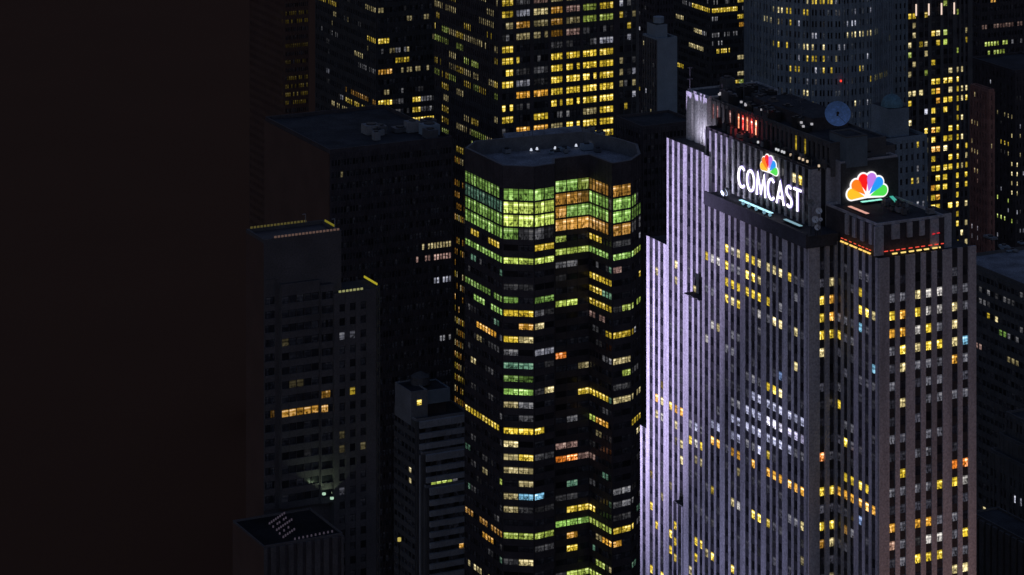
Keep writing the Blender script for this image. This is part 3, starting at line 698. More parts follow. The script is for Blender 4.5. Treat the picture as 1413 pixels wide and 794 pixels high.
S = {0: [(640, 696, 'G', .55, .9), (696, 766, 'G', .95), (767, 790, 'G', .8), (790, 815, 'H', .45), (815, 842, 'B', .55), (845, 872, 'B', 1.0)],
     1: [(640, 695, 'T', .45, .8), (695, 766, 'H', .85), (767, 790, 'B', 1.0), (790, 815, 'B', .35), (815, 842, 'G', .85), (845, 876, 'G', 1.05), (876, 888, 'D', .8)],
     2: [(640, 696, 'G', .65), (696, 766, 'H', .95), (767, 786, 'B', 1.1), (786, 815, 'G', .6), (815, 842, 'G', .85), (845, 874, 'G', 1.1), (874, 888, 'G', .35)],
     3: [(640, 696, 'G', .75), (696, 716, 'G', .6), (716, 766, 'D', .9), (767, 815, 'B', 1.25), (815, 842, 'B', .75), (845, 871, 'B', .9), (871, 888, 'D', .8)],
     4: [(650, 661, 'Y', .6), (672, 691, 'Y', .6), (709, 714, 'P', .6), (744, 766, 'Y', .75), (769, 786, 'H', .5), (810, 833, 'Y', .7), (872, 888, 'W', .3, .5)],
     5: [(640, 696, 'G', .85), (696, 766, 'H', .95), (767, 815, 'H', .7), (815, 842, 'G', .75), (845, 873, 'G', 1.05), (873, 888, 'H', .6)],
     6: [(768, 790, 'D', 1.2), (823, 846, 'D', 1.5), (848, 872, 'K', .5, .7)],
     7: [(815, 845, 'Y', .8, .85), (704, 740, 'D', 1, .6), (880, 890, 'Y', .7, .6)],
     8: [(640, 696, 'G', .42, .8), (696, 766, 'G', .55, .9), (811, 832, 'Y', .7), (770, 792, 'D', 1.2), (832, 846, 'T', .7)],
     9: [(654, 668, 'G', .8), (676, 696, 'G', .8), (696, 738, 'Y', 1.0), (738, 766, 'D', .9), (767, 815, 'H', .85, .9), (815, 843, 'Y', .7, .9), (858, 888, 'H', .6, .8)],
     10: [(708, 738, 'A', .6), (738, 748, 'P', .5), (815, 842, 'K', .35, .6)],
     11: [(658, 684, 'A', .85), (684, 696, 'D', 1), (696, 720, 'Y', .75), (720, 736, 'P', .7), (818, 836, 'D', 1.3), (836, 846, 'Y', .7), (848, 874, 'Y', .65), (874, 890, 'D', 1.6)],
     12: [(705, 742, 'D', 1.1), (744, 758, 'W', .25), (640, 700, 'D', .3, .4)],
     13: [(696, 738, 'T', .8, .85), (738, 766, 'D', .7, .6), (767, 787, 'O', .9), (826, 846, 'D', 1.6)],
     14: [(696, 738, 'G', .33, .85), (690, 730, 'T', .5, .7), (860, 872, 'H', .5)],
     15: [(698, 719, 'G', .95), (721, 738, 'G', .95), (756, 768, 'P', .7)],
     16: [(708, 738, 'D', 1.2), (793, 815, 'Y', .65), (815, 842, 'Y', .8, .9), (845, 888, 'P', .6, .8)],
     17: [(700, 738, 'D', .8)],
     18: [(625, 696, 'Y', .8, .92), (696, 748, 'Y', 1.0), (773, 792, 'D', 1.2), (805, 824, 'H', .8), (824, 838, 'A', .85), (868, 890, 'Y', .65)],
     19: [(698, 721, 'P', .7), (721, 738, 'D', 1.5, .7)],
     20: [(698, 721, 'P', .6), (721, 729, 'Y', .9), (773, 791, 'K', .6), (729, 742, 'D', 2, .6)],
     21: [(698, 742, 'P', .45, .6), (770, 803, 'O', 1.1), (803, 822, 'K', .4)],
     22: [(698, 742, 'P', .5, .65), (690, 700, 'H', .6)],
     23: [(718, 746, 'C', 1.2), (700, 718, 'D', 1.2), (752, 770, 'D', 1.6), (850, 874, 'D', 1.6)],
     24: [(720, 766, 'D', 1.3), (850, 888, 'D', 1.8)],
     25: [(785, 824, 'Y', .85), (774, 785, 'D', 1.2), (850, 870, 'D', .6)],
     26: [(640, 696, 'B', .55, .85), (696, 766, 'H', .6), (767, 815, 'G', 1.05), (815, 846, 'H', .65), (848, 874, 'Y', .8), (874, 890, 'D', 1.6)],
     27: [(664, 681, 'A', .7), (774, 793, 'A', .55), (830, 851, 'A', 1.0), (851, 860, 'A', .8)],
     28: [(774, 794, 'Y', .8), (722, 742, 'P', .7), (704, 722, 'D', 1)],
     29: [(774, 788, 'P', .7), (820, 836, 'H', .5)], 30: [(774, 832, 'H', .7), (640, 690, 'P', .5, .6)]}
bt_lit = patches(S, chance(.20, 'DDDPT', .15, .7, 2))
for i, md in enumerate((1.9, 4.0, 4.0, 99, 3.9, 1.9, 3.9, 2.2)):
    p, q = fr[i], fr[i + 1]; L = (q - p).length
    if md > 90: continue
    n = max(1, round(L / md))
    bt.facade(p, q, 30, zt - .02, bt_rows, even(L, n, .96 if md > 3 else .90, .12, .12), bt_lit, .22, .16, DARK2, DARK2, 1 if md < 3 else 3, 'e%d' % i)
# a recessed wing at the back left
bt.block([bt.ab_z(629, 330, bt.z_at(560)), bt.ab_z(646, 338, bt.z_at(560)), bt.ab_z(670, 328, bt.z_at(560)), bt.ab_z(650, 320, bt.z_at(560))], 0, bt.z_at(560), DARK, TAR)
# roof house and small lamps
pc = bt.ab_z(742, 212, zt - 4); pd = bt.ab_z(700, 200, zt - 4)
bt.block([bt.ab_z(700, 206, zt - 4), bt.ab_z(806, 194, zt - 4), bt.ab_z(800, 184, zt - 4), bt.ab_z(694, 195, zt - 4)], zt - 5, zt - 1.6, CONC, GRAVEL)
def lamp_on(b, px, py, z, label, c=(.8, .85, 1), s=.9, group=None, size=.45):
    p = b.ab_z(px, py, z); x, y = b.wxy(*p); t = empty('roof_lamp', (x, y, z), TH, label, 'lamp', group)
    m = MB(); m.tube((0, 0, 0), (0, 0, .7), .08); m.build('post', STEELD, t)
    m = MB(); m.tube((0, 0, .7), (0, 0, .7 + size * 1.6), size, n=8, r2=size * .5); m.build('lamp_glass', emit('roof_lamp_%s_%s' % (c, s), c, s), t)
for x, y in ((733, 211.5), (741, 210), (766, 209), (795, 205.5), (813, 203.5)):
    lamp_on(bt, x, y, zt - 4.2, 'small white lamp standing on the roof of the bayed tower', s=.8, group='lamps on the bayed tower roof')
for k in range(8):
    p = bt.ab_z(random.uniform(800, 835), random.uniform(188, 200), zt - 4.2)
    hvac(bt, p.x, p.y, zt - 4.2, random.uniform(1, 3), random.uniform(1, 3), random.uniform(1.2, 3.4), 'grey roof unit at the rear of the bayed tower roof', 'roof units on the bayed tower', random.choice([PANEL, CONC]))
for px, wd in ((703, 4.5), (766, 3.0), (797, 2.8)):
    p = bt.ab_z(px, 195 - (px - 700) * .1, zt - 1.5); x, y = bt.wxy(*p)
    t = empty('tube_light', (x, y, zt - 1.6), TH, 'white tube light along the back of the bayed tower roof', 'light', 'tube lights on the bayed tower')
    m = MB(); m.tube((-wd / 2, 0, .5), (wd / 2, 0, .5), .2); m.build('lamp_glass', emit('tube_white', (.9, .9, .8), .9), t)
    m = MB(); m.box(-wd / 2, wd / 2, -.06, .06, 0, .28); m.build('foot', STEELD, t)

for k in range(9):
    p = bt.ab_z(random.uniform(700, 850), random.uniform(193, 206), zt - 4.2)
    mast(bt, p.x, p.y, zt - 4.2, random.uniform(3, 7), 'thin mast standing on the bayed tower roof', 'masts on the bayed tower')
for k in range(10):
    p = bt.ab_z(random.uniform(690, 860), random.uniform(206, 214), zt - 4.2)
    hvac(bt, p.x, p.y, zt - 4.2, random.uniform(1, 3.5), random.uniform(1, 2.5), random.uniform(.7, 2), 'low roof unit in front of the roof house of the bayed tower', 'low roof units on the bayed tower', random.choice([PANEL, CONC, STEEL]))
# ================================================================== the yellow lit grid tower behind it
gt = Building('grid_tower', 'dark tower with long rows of yellow lit office bays behind the bayed tower', 688, 1080)
ga = gt.a_at(853.5); gw = gt.a_at(884); gb = gt.b_at(600)
ZG = gt.z_at(-60)
gt.block([(0, 0), (ga, 0), (ga, gb), (0, gb)], 0, ZG, DARK, TAR)
gt.block([(ga, 1.5), (gw, 1.5), (gw, gb - 5), (ga, gb - 5)], 0, ZG - 4, DARK, TAR)
ry = rows_from(gt, 5, 16.2, .55, 0, 0, -3, 40)
bx = [(686, 708), (711, 731), (735, 756), (759, 776), (780, 800), (803, 823), (826, 846), (848, 854)]
def gspec():
    d = {}
    t = {-2: 'Y6 Y4 .. P5 P5 Y6 Y6 Y6', -1: 'Y6 P5 Y5 .. P6 Y6 Y6 Y6', 0: 'Y6 D9 K3 P3 P3 Y6 Y8 Y8', 1: 'Y6 W3 P5 A5 K5 H4 Y7 H6', 2: 'P3 A4 P2 A3 P2 H5 H4 D9', 3: 'D9 P3 P2 A2 K4 D9 D9 ..',
         4: 'Y8 .. .. D5 D6 D9 W3 D9', 5: 'Y8 .. D5 YA YA YA Y8 ..', 6: 'Y9 D4 D7 YA YA YA YA D9', 7: 'Y8 W2 D4 YA YA YA Y8 ..', 8: '.. AA AA YA YA YA YA W3', 9: 'Y9 D4 D9 YA YA YA YA W3',
         10: 'Y8 .. YA D9 D9 P3 Y8 D9', 11: 'D9 AA AA P4 YA Y8 YA ..', 12: 'D9 .. .. .. P3 Y5 YA ..', 13: 'Y5 .. Y6 .. .. Y6 .. ..'}
    for k, row in t.items():
        d[k] = [(x0 - 1.5, x1 + 1.5, c[0], .95 * (1.0 if c[1] == 'A' else int(c[1]) / 10), .96) for (x0, x1), c in zip(bx, row.split()) if c != '..']
    d[5].append((709.5, 715, 'Y', .6)); d[6].append((709.5, 715, 'Y', .5)); d[9].append((709.5, 716, 'Y', .6))
    return d
gl = patches(gspec())
cols = []
for x0, x1 in bx:
    a0, a1 = gt.a_at(x0 + 1), gt.a_at(x1); n = 4 if x1 - x0 > 10 else 1
    cols += [(a0 + (a1 - a0) * (k + .5) / n, (a1 - a0) / n * .97) for k in range(n)]
gt.facade((0, 0), (ga, 0), 20, ZG, ry, cols, gl, .4, .2, DARK2, DARK, 1, 'R')
ll = chance(.42, 'YPPYH', .3, .8, 4)
def gl_left(k, px, py, face, j):
    if px < 644 and py > 215:
        return dim(COL[random.choice('APYA')], random.uniform(.4, .8)) if (px > 625 and random.random() < (.75 if k not in (16, 21, 24) else .1)) else dark()
    return ll(k, px, py, face, j)
gt.facade((0, gb), (0, 0), 20, ZG, ry, even(gb, 34, .72), gl_left, .4, .2, DARK2, DARK, 1, 'L')
wl_ = chance(.42, 'PPAYWD', .2, .6, 1)
gt.facade((ga, 1.5), (gw, 1.5), 20, ZG - 4, ry, [(gt.a_at(x, 1.5) - ga, 1.5) for x in (857, 863.5, 868, 874.5, 880)], wl_, .4, .2, CONCD, DARK, 1, 'W')

# ================================================================== generic towers
def tower(name, label, cpx, Y, top, xr, xl, y0, pitch, lit, wm=DARK, sm=None, nr=None, nl=None, fr_=.75, fl_=.7, hf=.5, roof=TAR, par=.8, pt=.35, st=.2, parR=1, rows=None, kmin=0, group=None, bot=6, panes=1):
    b = Building(name, label, cpx, Y, group=group)
    a1 = b.a_at(xr); b1 = b.b_at(xl); zt_ = b.z_at(top)
    b.block([(0, 0), (a1, 0), (a1, b1), (0, b1)], 0, zt_, wm, roof, par, wm)
    rr = rows or rows_from(b, y0, pitch, hf, k0=kmin, k1=60)
    rr = [r for r in rr if r[0] + r[1] / 2 < zt_ - .3]
    zb = max(6, b.z_at(870))
    rr = [r for r in rr if r[0] > zb]
    if nr: b.facade((0, 0), (a1, 0), bot, zt_ - .02, rr, even(a1, nr, fr_, .4, .4), lit, pt, st, wm, sm or wm, panes, 'R')
    if nl: b.facade((0, b1), (0, 0), bot, zt_ - .02, rr, even(b1, nl, fl_, .4, .4), lit, pt, st, wm, sm or wm, panes, 'L')
    b.ext = (a1, b1, zt_)
    return b

# upper left dark tower, lit only near its foot
S4 = {0: [(505, 530, 'P', .5)], 1: [(440, 466, 'Y', .35, .7)], 3: [(506, 538, 'Y', .65, .9)], 4: [(440, 475, 'D', 1, .5), (515, 562, 'D', 1.6, .6)], 5: [(490, 501, 'P', .5), (545, 564, 'Y', .6)],
      6: [(498, 520, 'D', 1.5), (522, 542, 'A', .5), (552, 602, 'P', .3, .5)], 8: [(528, 538, 'P', .3), (550, 556, 'D', 2)],
      9: [(476, 519, 'A', .3, .7), (521, 542, 'Y', .9), (543, 566, 'D', 1.2), (567, 582, 'Y', .7), (582, 606, 'D', 1)],
      10: [(476, 519, 'Y', .55, .85), (521, 542, 'Y', .95), (543, 566, 'D', .8), (567, 582, 'Y', .55), (582, 606, 'D', 1.2)],
      11: [(458, 519, 'P', .45, .85), (521, 540, 'P', .7), (558, 566, 'P', .8), (567, 608, 'Y', .85)], 12: [(585, 608, 'P', .45)]}
tower('stepped_row_tower', 'dark tower with yellow lit rows just above the low dark roof', 520, 1190, -40, 609, 436, 15, 14.2, patches(S4, chance(.10, 'PDWP', .15, .4, 2)), DARK, None, 22, 34, .86, .8, .5, kmin=-3)
# far upper left, faint rows
tower('faint_row_tower', 'dim tower far behind with faint short rows of windows', 392, 1330, -40, 426, 345, 8, 11.2,
      patches({k: [(388, 424, 'Y', v, .8), (360, 388, 'P', v * .25, .3)] for k, v in ((1, .03), (2, .055), (5, .02), (7, .015), (9, .045), (10, .05), (11, .06), (12, .055))}), BROWN, None, 12, 24, .7, .6, .5, kmin=-3)
# big dark slab with the bluish roof in front of it
ds = tower('dark_slab', 'almost black office slab with a flat roof and two short rows of windows', 455, 1010, 212, 624, 366, 226, 16.4,
           patches({8: [(574, 622, 'P', .38, .85)], 9: [(574, 622, 'K', .8, .85)], 11: [(598, 622, 'W', .5, .8)], 16: [(603, 622, 'D', 2, .7)], 1: [(445, 452, 'P', .10), (470, 474, 'P', .15)]}),
           DARK2, None, 40, 0, .8, .8, .5, par=1.2)
ds.facade((0, ds.ext[1]), (0, 0), 0, ds.ext[2] - .05, [], [], None, .36, .36, BROWN)
for k in range(9):
    p = ds.ab_z(random.uniform(500, 600), random.uniform(176, 196), ds.ext[2])
    hvac(ds, p.x, p.y, ds.ext[2], random.uniform(2, 6), random.uniform(2, 5), random.uniform(1.5, 4), 'dim roof unit on the roof of the black slab', 'roof units on the black slab', random.choice([CONC, PANEL, STEEL]))

# ---------------- near left: banded tower with a blank crown and a pierced corner wing
lt = Building('banded_tower', 'unlit banded concrete tower with a blank crown edged by tiny yellow lights', 364, 880)
zc = lt.z_at(318, lt.a_at(470)); ac = lt.a_at(471); zw = lt.z_at(401, lt.a_at(466)); aw = lt.a_at(512.5)
bk = lt.b_at(447 - 471 + 352); bk = 13.0
lt.block([(0, 0), (ac, 0), (ac, bk), (0, bk)], 0, zc - 1, CONCL, DARK2)
lt.facade((0, bk), (0, 0), 0, zc - 1.01, [], [], None, .02, .02, BROWN)
crown = MB()
for x0, x1, y0, y1 in ((0, ac, 0, .6), (ac - .6, ac, .6, bk - .6), (0, ac, bk - .6, bk), (0, .6, .6, bk - .6)): crown.box(x0, x1, y0, y1, zc - .99, zc)
crown.build('parapet', CONCL, lt.root)
FLT = 19.4 * 890 / F
z1w = zw - 2.2
lrow = [(z1w - k * FLT - FLT * .5, FLT * .54, k) for k in range(-1, 24)]
zbase = lt.z_at(692, lt.a_at(440))
SL = {2: [(383, 400, 'P', .05, .6)], 3: [(395, 445, 'P', .10, .5)], 5: [(380, 440, 'P', .03, .4)], 6: [(440, 455, 'A', .22)], 7: [(372, 380, 'A', .08), (380, 453, 'A', .42, .9)], 9: [(380, 445, 'D', .25, .4)], 10: [(380, 445, 'D', .25, .4)]}
a440 = lt.a_at(440)
for i, (x0, x1, off) in enumerate(((364, 385, 0), (385, 438, -1.2), (438, 456, -2.0))):
    p, q = lt.a_at(x0), lt.a_at(x1) - (0 if i else 1.2)
    if i: lt.block([(p, off), (q, off), (q, .05), (p, .05)], zbase, lt.z_at(392, p), CONCD, DARK2)
    lt.facade((p, off), (q, off), zbase, lt.z_at(386 if i == 0 else 391, p), [r for r in lrow if zbase + 2 < r[0] < lt.z_at(394, p)], even(q - p, 5, .985, .2, .2), patches(SL), .45, .5, CONCL, CONCL, 1, 'b%d' % i)
# the pierced wing
p0 = lt.a_at(455); off = -2.6
lt.block([(p0, off), (aw, off), (aw + 2.2, off + 2.4), (aw + 2.2, 9), (p0, 9)], 0, zw - .6, CONCD, TAR)
wc = [(lt.a_at(x, off) - p0, 1.75) for x in (471.5, 486, 500.5)]
lt.facade((p0, off), (aw, off), 20, zw, [r for r in lrow if r[2] >= 0], wc,
          patches({6: [(480, 492, 'Y', .30)], 2: [(465, 505, 'W', .12, .5)], 13: [(466, 478, 'W', .12)], 9: [(466, 505, 'P', .07, .5)], 10: [(466, 505, 'P', .09, .6)]}), .5, .35, CONCL, CONCL, 1, 'w')
lt.facade((aw, off), (aw + 2.2, off + 2.4), 20, zw, [r for r in lrow if r[2] >= 0], [(1.6, 1.2)], patches({9: [(500, 530, 'W', .1)]}), .4, .3, CONCL, CONCL, 1, 'c')
GL = emit('rim_light', (.30, .26, .02), .55); GLd = emit('rim_light_dim', (.16, .13, .03), .45)
def rim(parent_b, a0, a1, b0, b1, z, m_, step=1.0):
    x, y = parent_b.wxy(a0, b0); t = empty('rim_lights', (x, y, z), TH, None, 'light')
    m = MB(); n = max(2, int(max(abs(a1 - a0), abs(b1 - b0)) / step))
    for k in range(n):
        u = (a1 - a0) * (k + .2) / n; v = (b1 - b0) * (k + .2) / n
        m.box(u, u + max(.25, (a1 - a0) / n * .62), v, v + max(.25, (b1 - b0) / n * .62), .02, .55)
    m.build('lamp_glass', m_, t)
    m = MB(); m.box(0, max(.2, a1 - a0), 0, max(.2, b1 - b0), 0, .018); m.build('rail', STEELD, t); return t
rim(lt, 3, ac - .4, .1, .1, zc + .003, emit('rim_pink', (.22, .13, .10), .45))['label'] = 'row of tiny pinkish lights along the front rim of the blank crown'
rim(lt, 1, ac - 5, bk - .4, bk - .4, zc + .003, GLd)['label'] = 'row of tiny dim lights along the back rim of the blank crown'
rim(lt, ac - .4, ac - .4, 4, bk - 2, zc + .003, GL)['label'] = 'short slanting row of yellow lights on the side rim of the blank crown'
rim(lt, lt.a_at(467, off), lt.a_at(502, off), off + .1, off + .1, zw + .003, emit('rim_pale', (.30, .30, .12), .9))['label'] = 'pale strip of lights on the front rim of the pierced wing'
rim(lt, aw + 1.6, aw + 1.6, off + 2.4, 9, zw + .003, emit('rim_yellow', (.42, .36, .02), .9))['label'] = 'yellow strip of lights on the side rim of the pierced wing'
def post(b, a, bb, z, h, label):
    x, y = b.wxy(a, bb); t = empty('roof_post', (x, y, z), TH, label, 'post')
    m = MB(); m.tube((0, 0, 0), (0, 0, h), .12); m.build('shaft', CONC, t)
    m = MB(); m.box(-.9, .1, -.1, .1, h, h + .2); m.build('arm', CONC, t)
post(lt, ac - 5.5, bk - .5, zc, 2.2, 'thin bent post at the back of the blank crown')
post(lt, ac - .6, 3.2, zc, 2.4, 'thin bent post near the front corner of the blank crown')
# podium with dotted lights in front
pd_ = Building('podium_block', 'low dark block with ribbed walls and rows of dotted roof lights', 364, 840)
pa = pd_.a_at(473); zp_ = pd_.z_at(738, pa)
pd_.block([(0, 0), (pa, 0), (pa, 22), (0, 22)], 0, zp_, CONCL, TARB, .5, CONCL)
pd_.facade((0, 0), (pa, 0), 60, zp_ - .05, [(zp_ - 8 - k * 4, 2.6, k) for k in range(2, 6)], even(pa, 9, .4), patches({}), .7, .15, CONCL, DARK2)
pd_.facade((0, 22), (0, 0), 0, zp_ - .05, [], [], None, .02, .02, BROWN)
DOT = emit('dot_light', (.040, .032, .045), 1.0)
def dots(label, pts, z):
    x, y = pd_.wxy(0, 0); t = empty('dot_lights', (x, y, z), TH, label, 'light')
    for px, py in pts:
        p = pd_.ab_z(px, py, z); m = MB(); m.tube((p.x, p.y, .1), (p.x, p.y, .6), .26, n=8, r2=.2); m.build('lamp_glass', DOT, t)
    m = MB(); p = pd_.ab_z(*pts[0], z); q = pd_.ab_z(*pts[-1], z); m.tube((p.x, p.y, .05), (q.x, q.y, .05), .05); m.build('cable', STEELD, t)
dots('straight row of ten dim dotted lights along the podium roof edge', [(407 + k * 5.7, 745.5 - k * 1.15) for k in range(10)], zp_ + .01)
dots('slanting grid of dim dotted lights on the podium roof', [(372 + k * 2.9 + r_ * 5, 724 - k * 2.0 + r_ * 4.5) for r_ in range(3) for k in range(8) if not (r_ == 1 and k % 3 == 1)], zp_ + .01)
dots('small grid of dim dotted lights near the podium roof edge', [(386 + k * 3 + r_ * 5, 738 - k * 2.1 + r_ * 4.8) for r_ in range(2) for k in range(6) if (r_ or k % 2 == 0)], zp_ + .01)
# a lamp on the podium that washes the corner of the banded tower
tl = pd_.ab_z(452, 692, zp_); x, y = pd_.wxy(*tl)
for px, py, lab, nm in ((447, 683, 'green white lamp at the foot of the banded tower, farther from the corner', 'a'), (458, 689, 'brighter green white lamp at the foot of the banded tower corner', 'b')):
    a = lt.a_at(px, -4.5); lx, ly = lt.wxy(a, -4.5); lz = HC - (py - YH) * ly / F
    t = empty('wall_washer', (lx, ly, zp_), TH, lab, 'lamp')
    m = MB(); m.tube((0, 0, 0), (0, 0, lz - zp_), .1); m.build('post', STEELD, t)
    m = MB(); m.tube((0, 0, lz - zp_), (0, 0, lz - zp_ + .5), .5, n=10); m.build('lamp_head', emit('washer_glow', (.40, .62, .45), 1.0), t)
    ld = bpy.data.lights.new('wall_washer_light', 'SPOT'); ld.energy = 420; ld.color = (.75, 1.0, .62); ld.spot_size = R(100); ld.shadow_soft_size = .3
    lo = bpy.data.objects.new('wall_washer_light', ld); C.objects.link(lo); lo.location = (lx, ly - 1.5, lz + .8)
    lo.rotation_euler = Vector((-2, 5, 12)).to_track_quat('-Z', 'Y').to_euler()

# ---------------- terraced apartment block between the towers
tb = Building('terraced_block', 'dark apartment block stepping down in pale edged terraces below a blue grey roof house', 574, 1000)
def tb_lit(k, px, py, face, j):
    for x0, x1, y0, y1, c, s in ((592, 622, 655, 668, 'H', .9), (622, 630, 650, 668, 'D', 1.2), (605, 612, 668, 682, 'Y', .8), (563, 588, 640, 664, 'P', .6), (570, 582, 660, 674, 'A', .6), (594, 600, 672, 680, 'D', 2), (573, 584, 748, 762, 'Y', .5), (630, 640, 748, 760, 'A', .8)):
        if x0 <= px <= x1 and y0 <= py <= y1 and random.random() < .85: return dim(COL[c], s * random.uniform(.7, 1.1))
    return dark()
xr = 647
steps = [(590, 0.0, 585), (596, -1.5, 640), (600, -3.0, 688)]
a_r = tb.a_at(xr); FT = 14.6 * 1000 / F
ztop = tb.z_at(582)
trow = [(ztop - 1.0 - k * FT - FT * .6, FT * .52, k) for k in range(0, 20)]
tb.block([(0, 0), (a_r, 0), (a_r, 16), (0, 16)], 0, ztop, CONCD, TAR, .7, CONC)
tb.facade((0, 0), (a_r, 0), 20, ztop - .02, trow[:3], even(a_r, 8, .97, .9, .1), tb_lit, .4, 1.1, CONCD, PALE, 1, 'R')
tb.facade((0, 16), (0, 0), 20, ztop - .02, trow, even(16, 6, .8), tb_lit, .3, .3, CONCD, CONCD, 1, 'L')
for i, (kk, off, x0) in enumerate(((3, -2.2, 583), (6, -4.2, 588))):
    a0 = tb.a_at(x0, off); ar_ = tb.a_at(xr, off); zz = ztop - kk * FT
    tb.block([(a0, off), (ar_, off), (ar_, off + 2.6), (a0, off + 2.6)], 0, zz, CONCD, TAR, .7, CONC)
    tb.facade((a0, off), (ar_, off), 20, zz - .02, [r for r in trow if r[2] >= kk][:3 if i == 0 else 14], even(ar_ - a0, 8, .97, .9, .1), tb_lit, .4, 1.1, CONCD, PALE, 1, 'R%d' % i)
    tb.facade((a0, off + 2.6), (a0, off), 20, zz - .02, [], [], tb_lit, .2, .2, CONCD, CONCD)
a1 = tb.a_at(567, 3) ; a2 = tb.a_at(590, 3); a3 = tb.a_at(622, 3)
zh = tb.z_at(543, a1, 3)
tb.block([(a1, 3), (a2, 3), (a2, 15), (a1, 15)], ztop - 2, zh, CONC, TAR, .4, CONC)
tb.facade((a1, 3), (a2, 3), ztop - 2, zh - .02, [(zh - 3.2, 1.7, 0)], [((a2 - a1) * .5, 1.7)], lambda *q: dim(COL['Y'], .85), .1, .1, CONC, CONC, 1, 'H')
tb.block([(a2, 3.6), (a3, 3.6), (a3, 14), (a2, 14)], ztop + 3.6, zh - .5, PANEL, TAR, .3, PANEL)
tb.block([(a2 + .2, 4.4), (a3 - 1, 4.4), (a3 - 1, 13), (a2 + .2, 13)], ztop - 1, ztop + 3.6, DARK2, TAR)
x, y = tb.wxy((a1 + a3) / 2, 11)
t = empty('water_tank', (x, y, zh), 0, 'faint domed tank on the roof house of the terraced block', 'tank')
m = MB(); m.tube((0, 0, 0), (0, 0, 2.4), 3.0, n=18); m.build('tank_body', CONCD, t)
m = MB(); m.tube((0, 0, 2.4), (0, 0, 3.8), 3.05, n=18, r2=.6); m.build('dome', CONCD, t)
x, y = tb.wxy(tb.a_at(551, -9), -9)
t = empty('street_lamp', (x, y, 0), 0, 'small lone yellow lamp in the dark gap beside the terraced block', 'lamp')
zl_ = HC - (747 - YH) * y / F
m = MB(); m.tube((0, 0, 0), (0, 0, zl_), .15); m.build('pole', STEELD, t)
m = MB(); m.tube((0, 0, zl_), (0, 0, zl_ + 1), .55, n=8); m.build('lamp_head', emit('sodium', (.7, .55, .12), .7), t)

# ---------------- towers behind the slab tower
pt_ = Building('panel_tower', 'slim blue grey blank panel tower with a round roof unit', 907, 1040)
pa_ = pt_.a_at(934.5); pb_ = pt_.b_at(887); pz = pt_.z_at(56)
pt_.block([(0, 0), (pa_, 0), (pa_, pb_), (0, pb_)], 0, pz, PANEL, TAR, .6, PANEL)
pt_.facade((0, pb_), (0, 0), 60, pz - .02, rows_from(pt_, 66, 13, .5), even(pb_, 6, .6), chance(.16, 'WDPD', .2, .6, 1), .3, .15, CONCD, DARK2, 1, 'L')
pt_.block([(1.2, 3), (5.4, 3), (5.4, 9), (1.2, 9)], pz, pz + 4.4, PANEL, TAR)
x, y = pt_.wxy(3.3, 5); t = empty('cooling_drum', (x, y, pz + 4.4), 0, 'round cooling drum on top of the slim panel tower', 'roof unit')
m = MB(); m.tube((0, 0, .3), (0, 0, 2.2), 1.8, n=16); m.build('drum', PANEL, t); m = MB(); m.tube((0, 0, 0), (0, 0, .3), 1.2, n=12); m.build('base', STEELD, t)
lamp_on(pt_, 909, 50, pz + .1, 'small cold lamp at the roof edge of the slim panel tower', (.7, 1, 1), 1.0)
tower('shadow_block', 'unlit dark block in the gap between the bayed tower and the slab tower', 886, 985, 178, 960, 850, 190, 16, patches({}), DARK2, None, 14, 10, .8, .8, .5)
tower('distant_tower', 'far black tower showing between the yellow lit grid tower and the slim panel tower', 905, 1650, -40, 960, 850, 5, 10.5, chance(.10, 'PDWY', .2, .6, 1), DARK2, None, 14, 14, .6, .6, .5, kmin=-3)
S11 = {0: [(937, 958, 'H', .7), (965, 1015, 'D', 1, .6), (1018, 1034, 'Y', .7)], 1: [(942, 956, 'D', 1.5), (955, 982, 'Y', .85), (982, 1018, 'Y', .95), (1018, 1034, 'D', 1.5)], 2: [(980, 990, 'D', 2), (1018, 1027, 'Y', .8)],
       3: [(933, 945, 'P', .6, .8), (1019, 1032, 'A', .9)], 4: [(958, 970, 'P', .7), (970, 1018, 'D', 2, .8)], 5: [(982, 998, 'D', 1.8, .5)], 6: [(950, 972, 'P', .7), (986, 1008, 'Y', .8, .8)], 7: [(1018, 1032, 'P', .6)],
       9: [(934, 945, 'Y', .8), (1018, 1032, 'P', .6)], 10: [(1000, 1020, 'Y', .8), (1018, 1036, 'H', .7)]}
b11 = tower('ribbon_tower', 'dark tower with thin yellow ribbon rows behind the slab tower roof', 981, 1480, -40, 1037, 930, 4, 11.3, patches(S11), DARK, None, 26, 22, .9, .9, .55, kmin=-3)

